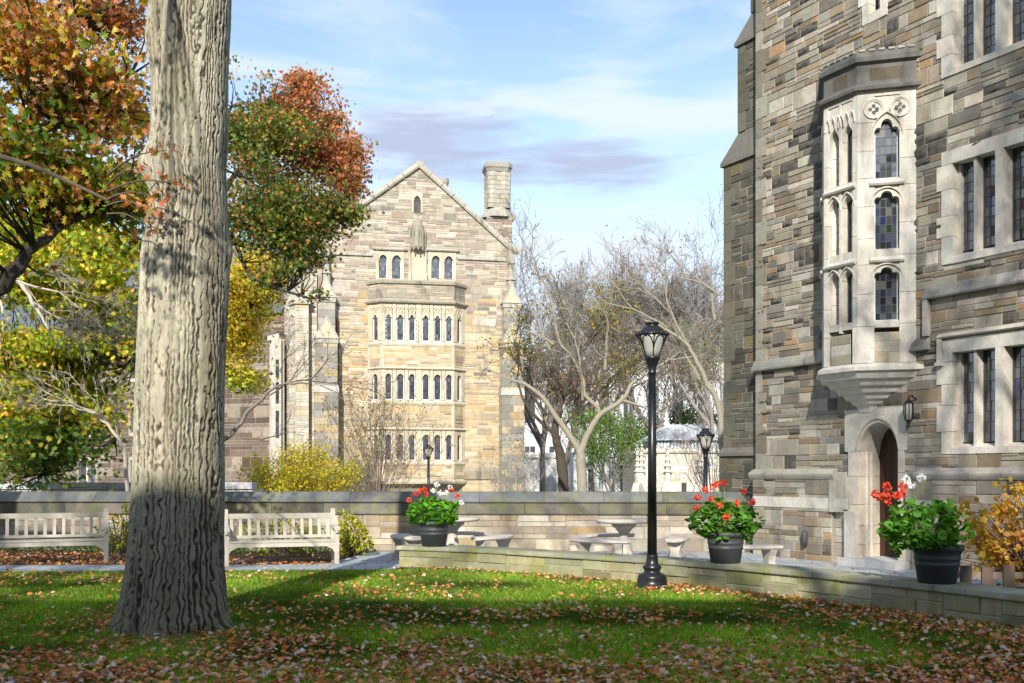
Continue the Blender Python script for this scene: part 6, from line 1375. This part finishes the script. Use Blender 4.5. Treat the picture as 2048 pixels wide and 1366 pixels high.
# fallen leaves
n = 110000; yy = 7.0 + rs.rand(n) * 14.2; xx = (rs.rand(n) * 2 - 1) * .57 * yy
pat = fbm(xx * 1.3 + 5, yy * 1.3 + 9, np.zeros(n), 3); wd_ = wall_dist(xx, yy)
dens = np.clip((pat - .46) * 1.9, 0, .55) + .05 + .10 * (yy < 11.8); dens = np.where(yy > 12.3, dens * .55, dens)
dens += np.clip((8.9 - yy) * .7, 0, .8) + .28 * np.exp(-np.abs(yy - 9.0) / .9) * (pat > .46) * (xx > -2.5)
dens += .85 * np.exp(-np.abs(wd_ - .12) / .16) * (xx > -1.5) + .25 * np.clip(1 - np.abs(yy - 15.6) / 1.2, 0, 1) * (xx < -3.5)
dens = np.where((xx > 2.2) & (wd_ > 0) & (wd_ < .9), dens + .4, dens)
bed = (yy > 17.55) & (xx < -3.2); dens = np.where(bed, .8, dens); dens = np.where((yy > 16.35) & (~bed) & (xx < -2), .03, dens)
dens = np.where(wd_ < 0, .02, dens); dens = np.where((wd_ < 0) & (xx > 6.2) & (yy < 13), .8, dens); dens = np.where((wd_ < .0) & (wd_ > -.47), .008, dens)
dens = np.where(np.hypot(xx + 3.51, yy - 10.5) < .66, 0, dens); dens = np.where(yy > 20.9, 0, dens)
ok = rs.rand(n) < dens * .68; xx, yy, wd_ = xx[ok], yy[ok], wd_[ok]; n = len(xx)
zz = np.where((wd_ < 0) & (wd_ > -.47), .385, .022 + rs.rand(n) * .035)
lc = palette(rs, n, [(.48, .13, .03), (.60, .25, .10), (.66, .42, .28), (.62, .27, .06), (.28, .09, .04), (.6, .42, .07), (.70, .55, .46)], [4, 4, 2.8, 3.4, 2.2, .8, 1.5], .25)
o = leaf_object('fallen_leaves', OAK, np.stack([xx, yy, zz], 1), rs.uniform(.035, .088, n), lc, M['dryleaf'], rs, None, flat=.32); tag(o, 'red and tan dead oak leaves strewn over the lawn', 'leaves', kind='stuff')
# ivy at the foot of the right hall and in the bed
n = 2600; xx = rs.uniform(6.2, 9, n); yy = rs.uniform(9.3, 13.2, n); ok = wall_dist(xx, yy) < -.5; xx, yy = xx[ok], yy[ok]; n = len(xx)
x2 = rs.uniform(-11, -3.4, 2400); y2 = 20.5 + rs.normal(size=2400) * .28; xx = np.concatenate([xx, x2]); yy = np.concatenate([yy, y2]); n = len(xx)
o = leaf_object('ground_cover', OVAL, np.stack([xx, yy, rs.uniform(.03, .16, n)], 1), rs.uniform(.04, .08, n), palette(rs, n, [(.04, .10, .02), (.07, .15, .03), (.12, .2, .03)], [3, 2, 1]), M['leaf'], rs, None, flat=.2); tag(o, 'dark ivy ground cover along the beds', 'ivy', kind='stuff')

# ================================================================== UNSEEN HALL AND TREES ADDED BEHIND THE VIEWER (shade the lawn and walls)
bh = empty('unseen_shade_hall', (-16, -16, 0), 0, 'unseen long hall added behind the viewer to shade the lawn', 'building'); mb = MB(); mb.box((-34, -9, 0), (46, 0, 16.4), (.4, .36, .3)); mb.build('wall', M['stone'], bh)
mb = MB(); mb.box((-34.2, -9.2, 16.4), (46.2, .2, 16.6)); mb.build('roof', M['slate'], bh)
for k, (x, y, h_, sd, lf) in enumerate(((-10, -5, 20, 93, .12), (2.0, -6.5, 22, 92, .15), (7.5, -3.5, 23, 91, .15))):
    b0 = Vector((x, y, 0)); rn = random.Random(sd); top = b0 + Vector((.3, 0, h_ * .38)); dirs = []
    for i in range(6):
        a = 2 * math.pi * i / 6 + rn.uniform(-.4, .4); dirs.append((top, (math.cos(a) * .6, math.sin(a) * .5, 1), .13, h_ * .2, 5))
    bare('unseen_shade_tree', b0, dirs, .3, 1, 6, (.2, .18, .15), 'unseen half bare tree added behind the viewer for dappled shade, number %d from the left in the row' % (k + 1), sd, (lf, 4, .45, (.12, .2), [(.4, .16, .05), (.14, .18, .03)], [1, 1]), ([b0, b0.lerp(top, .5), top], .33, .2), 'unseen trees added behind the viewer for dappled shade', up=.06, spread=.5, minr=.01)
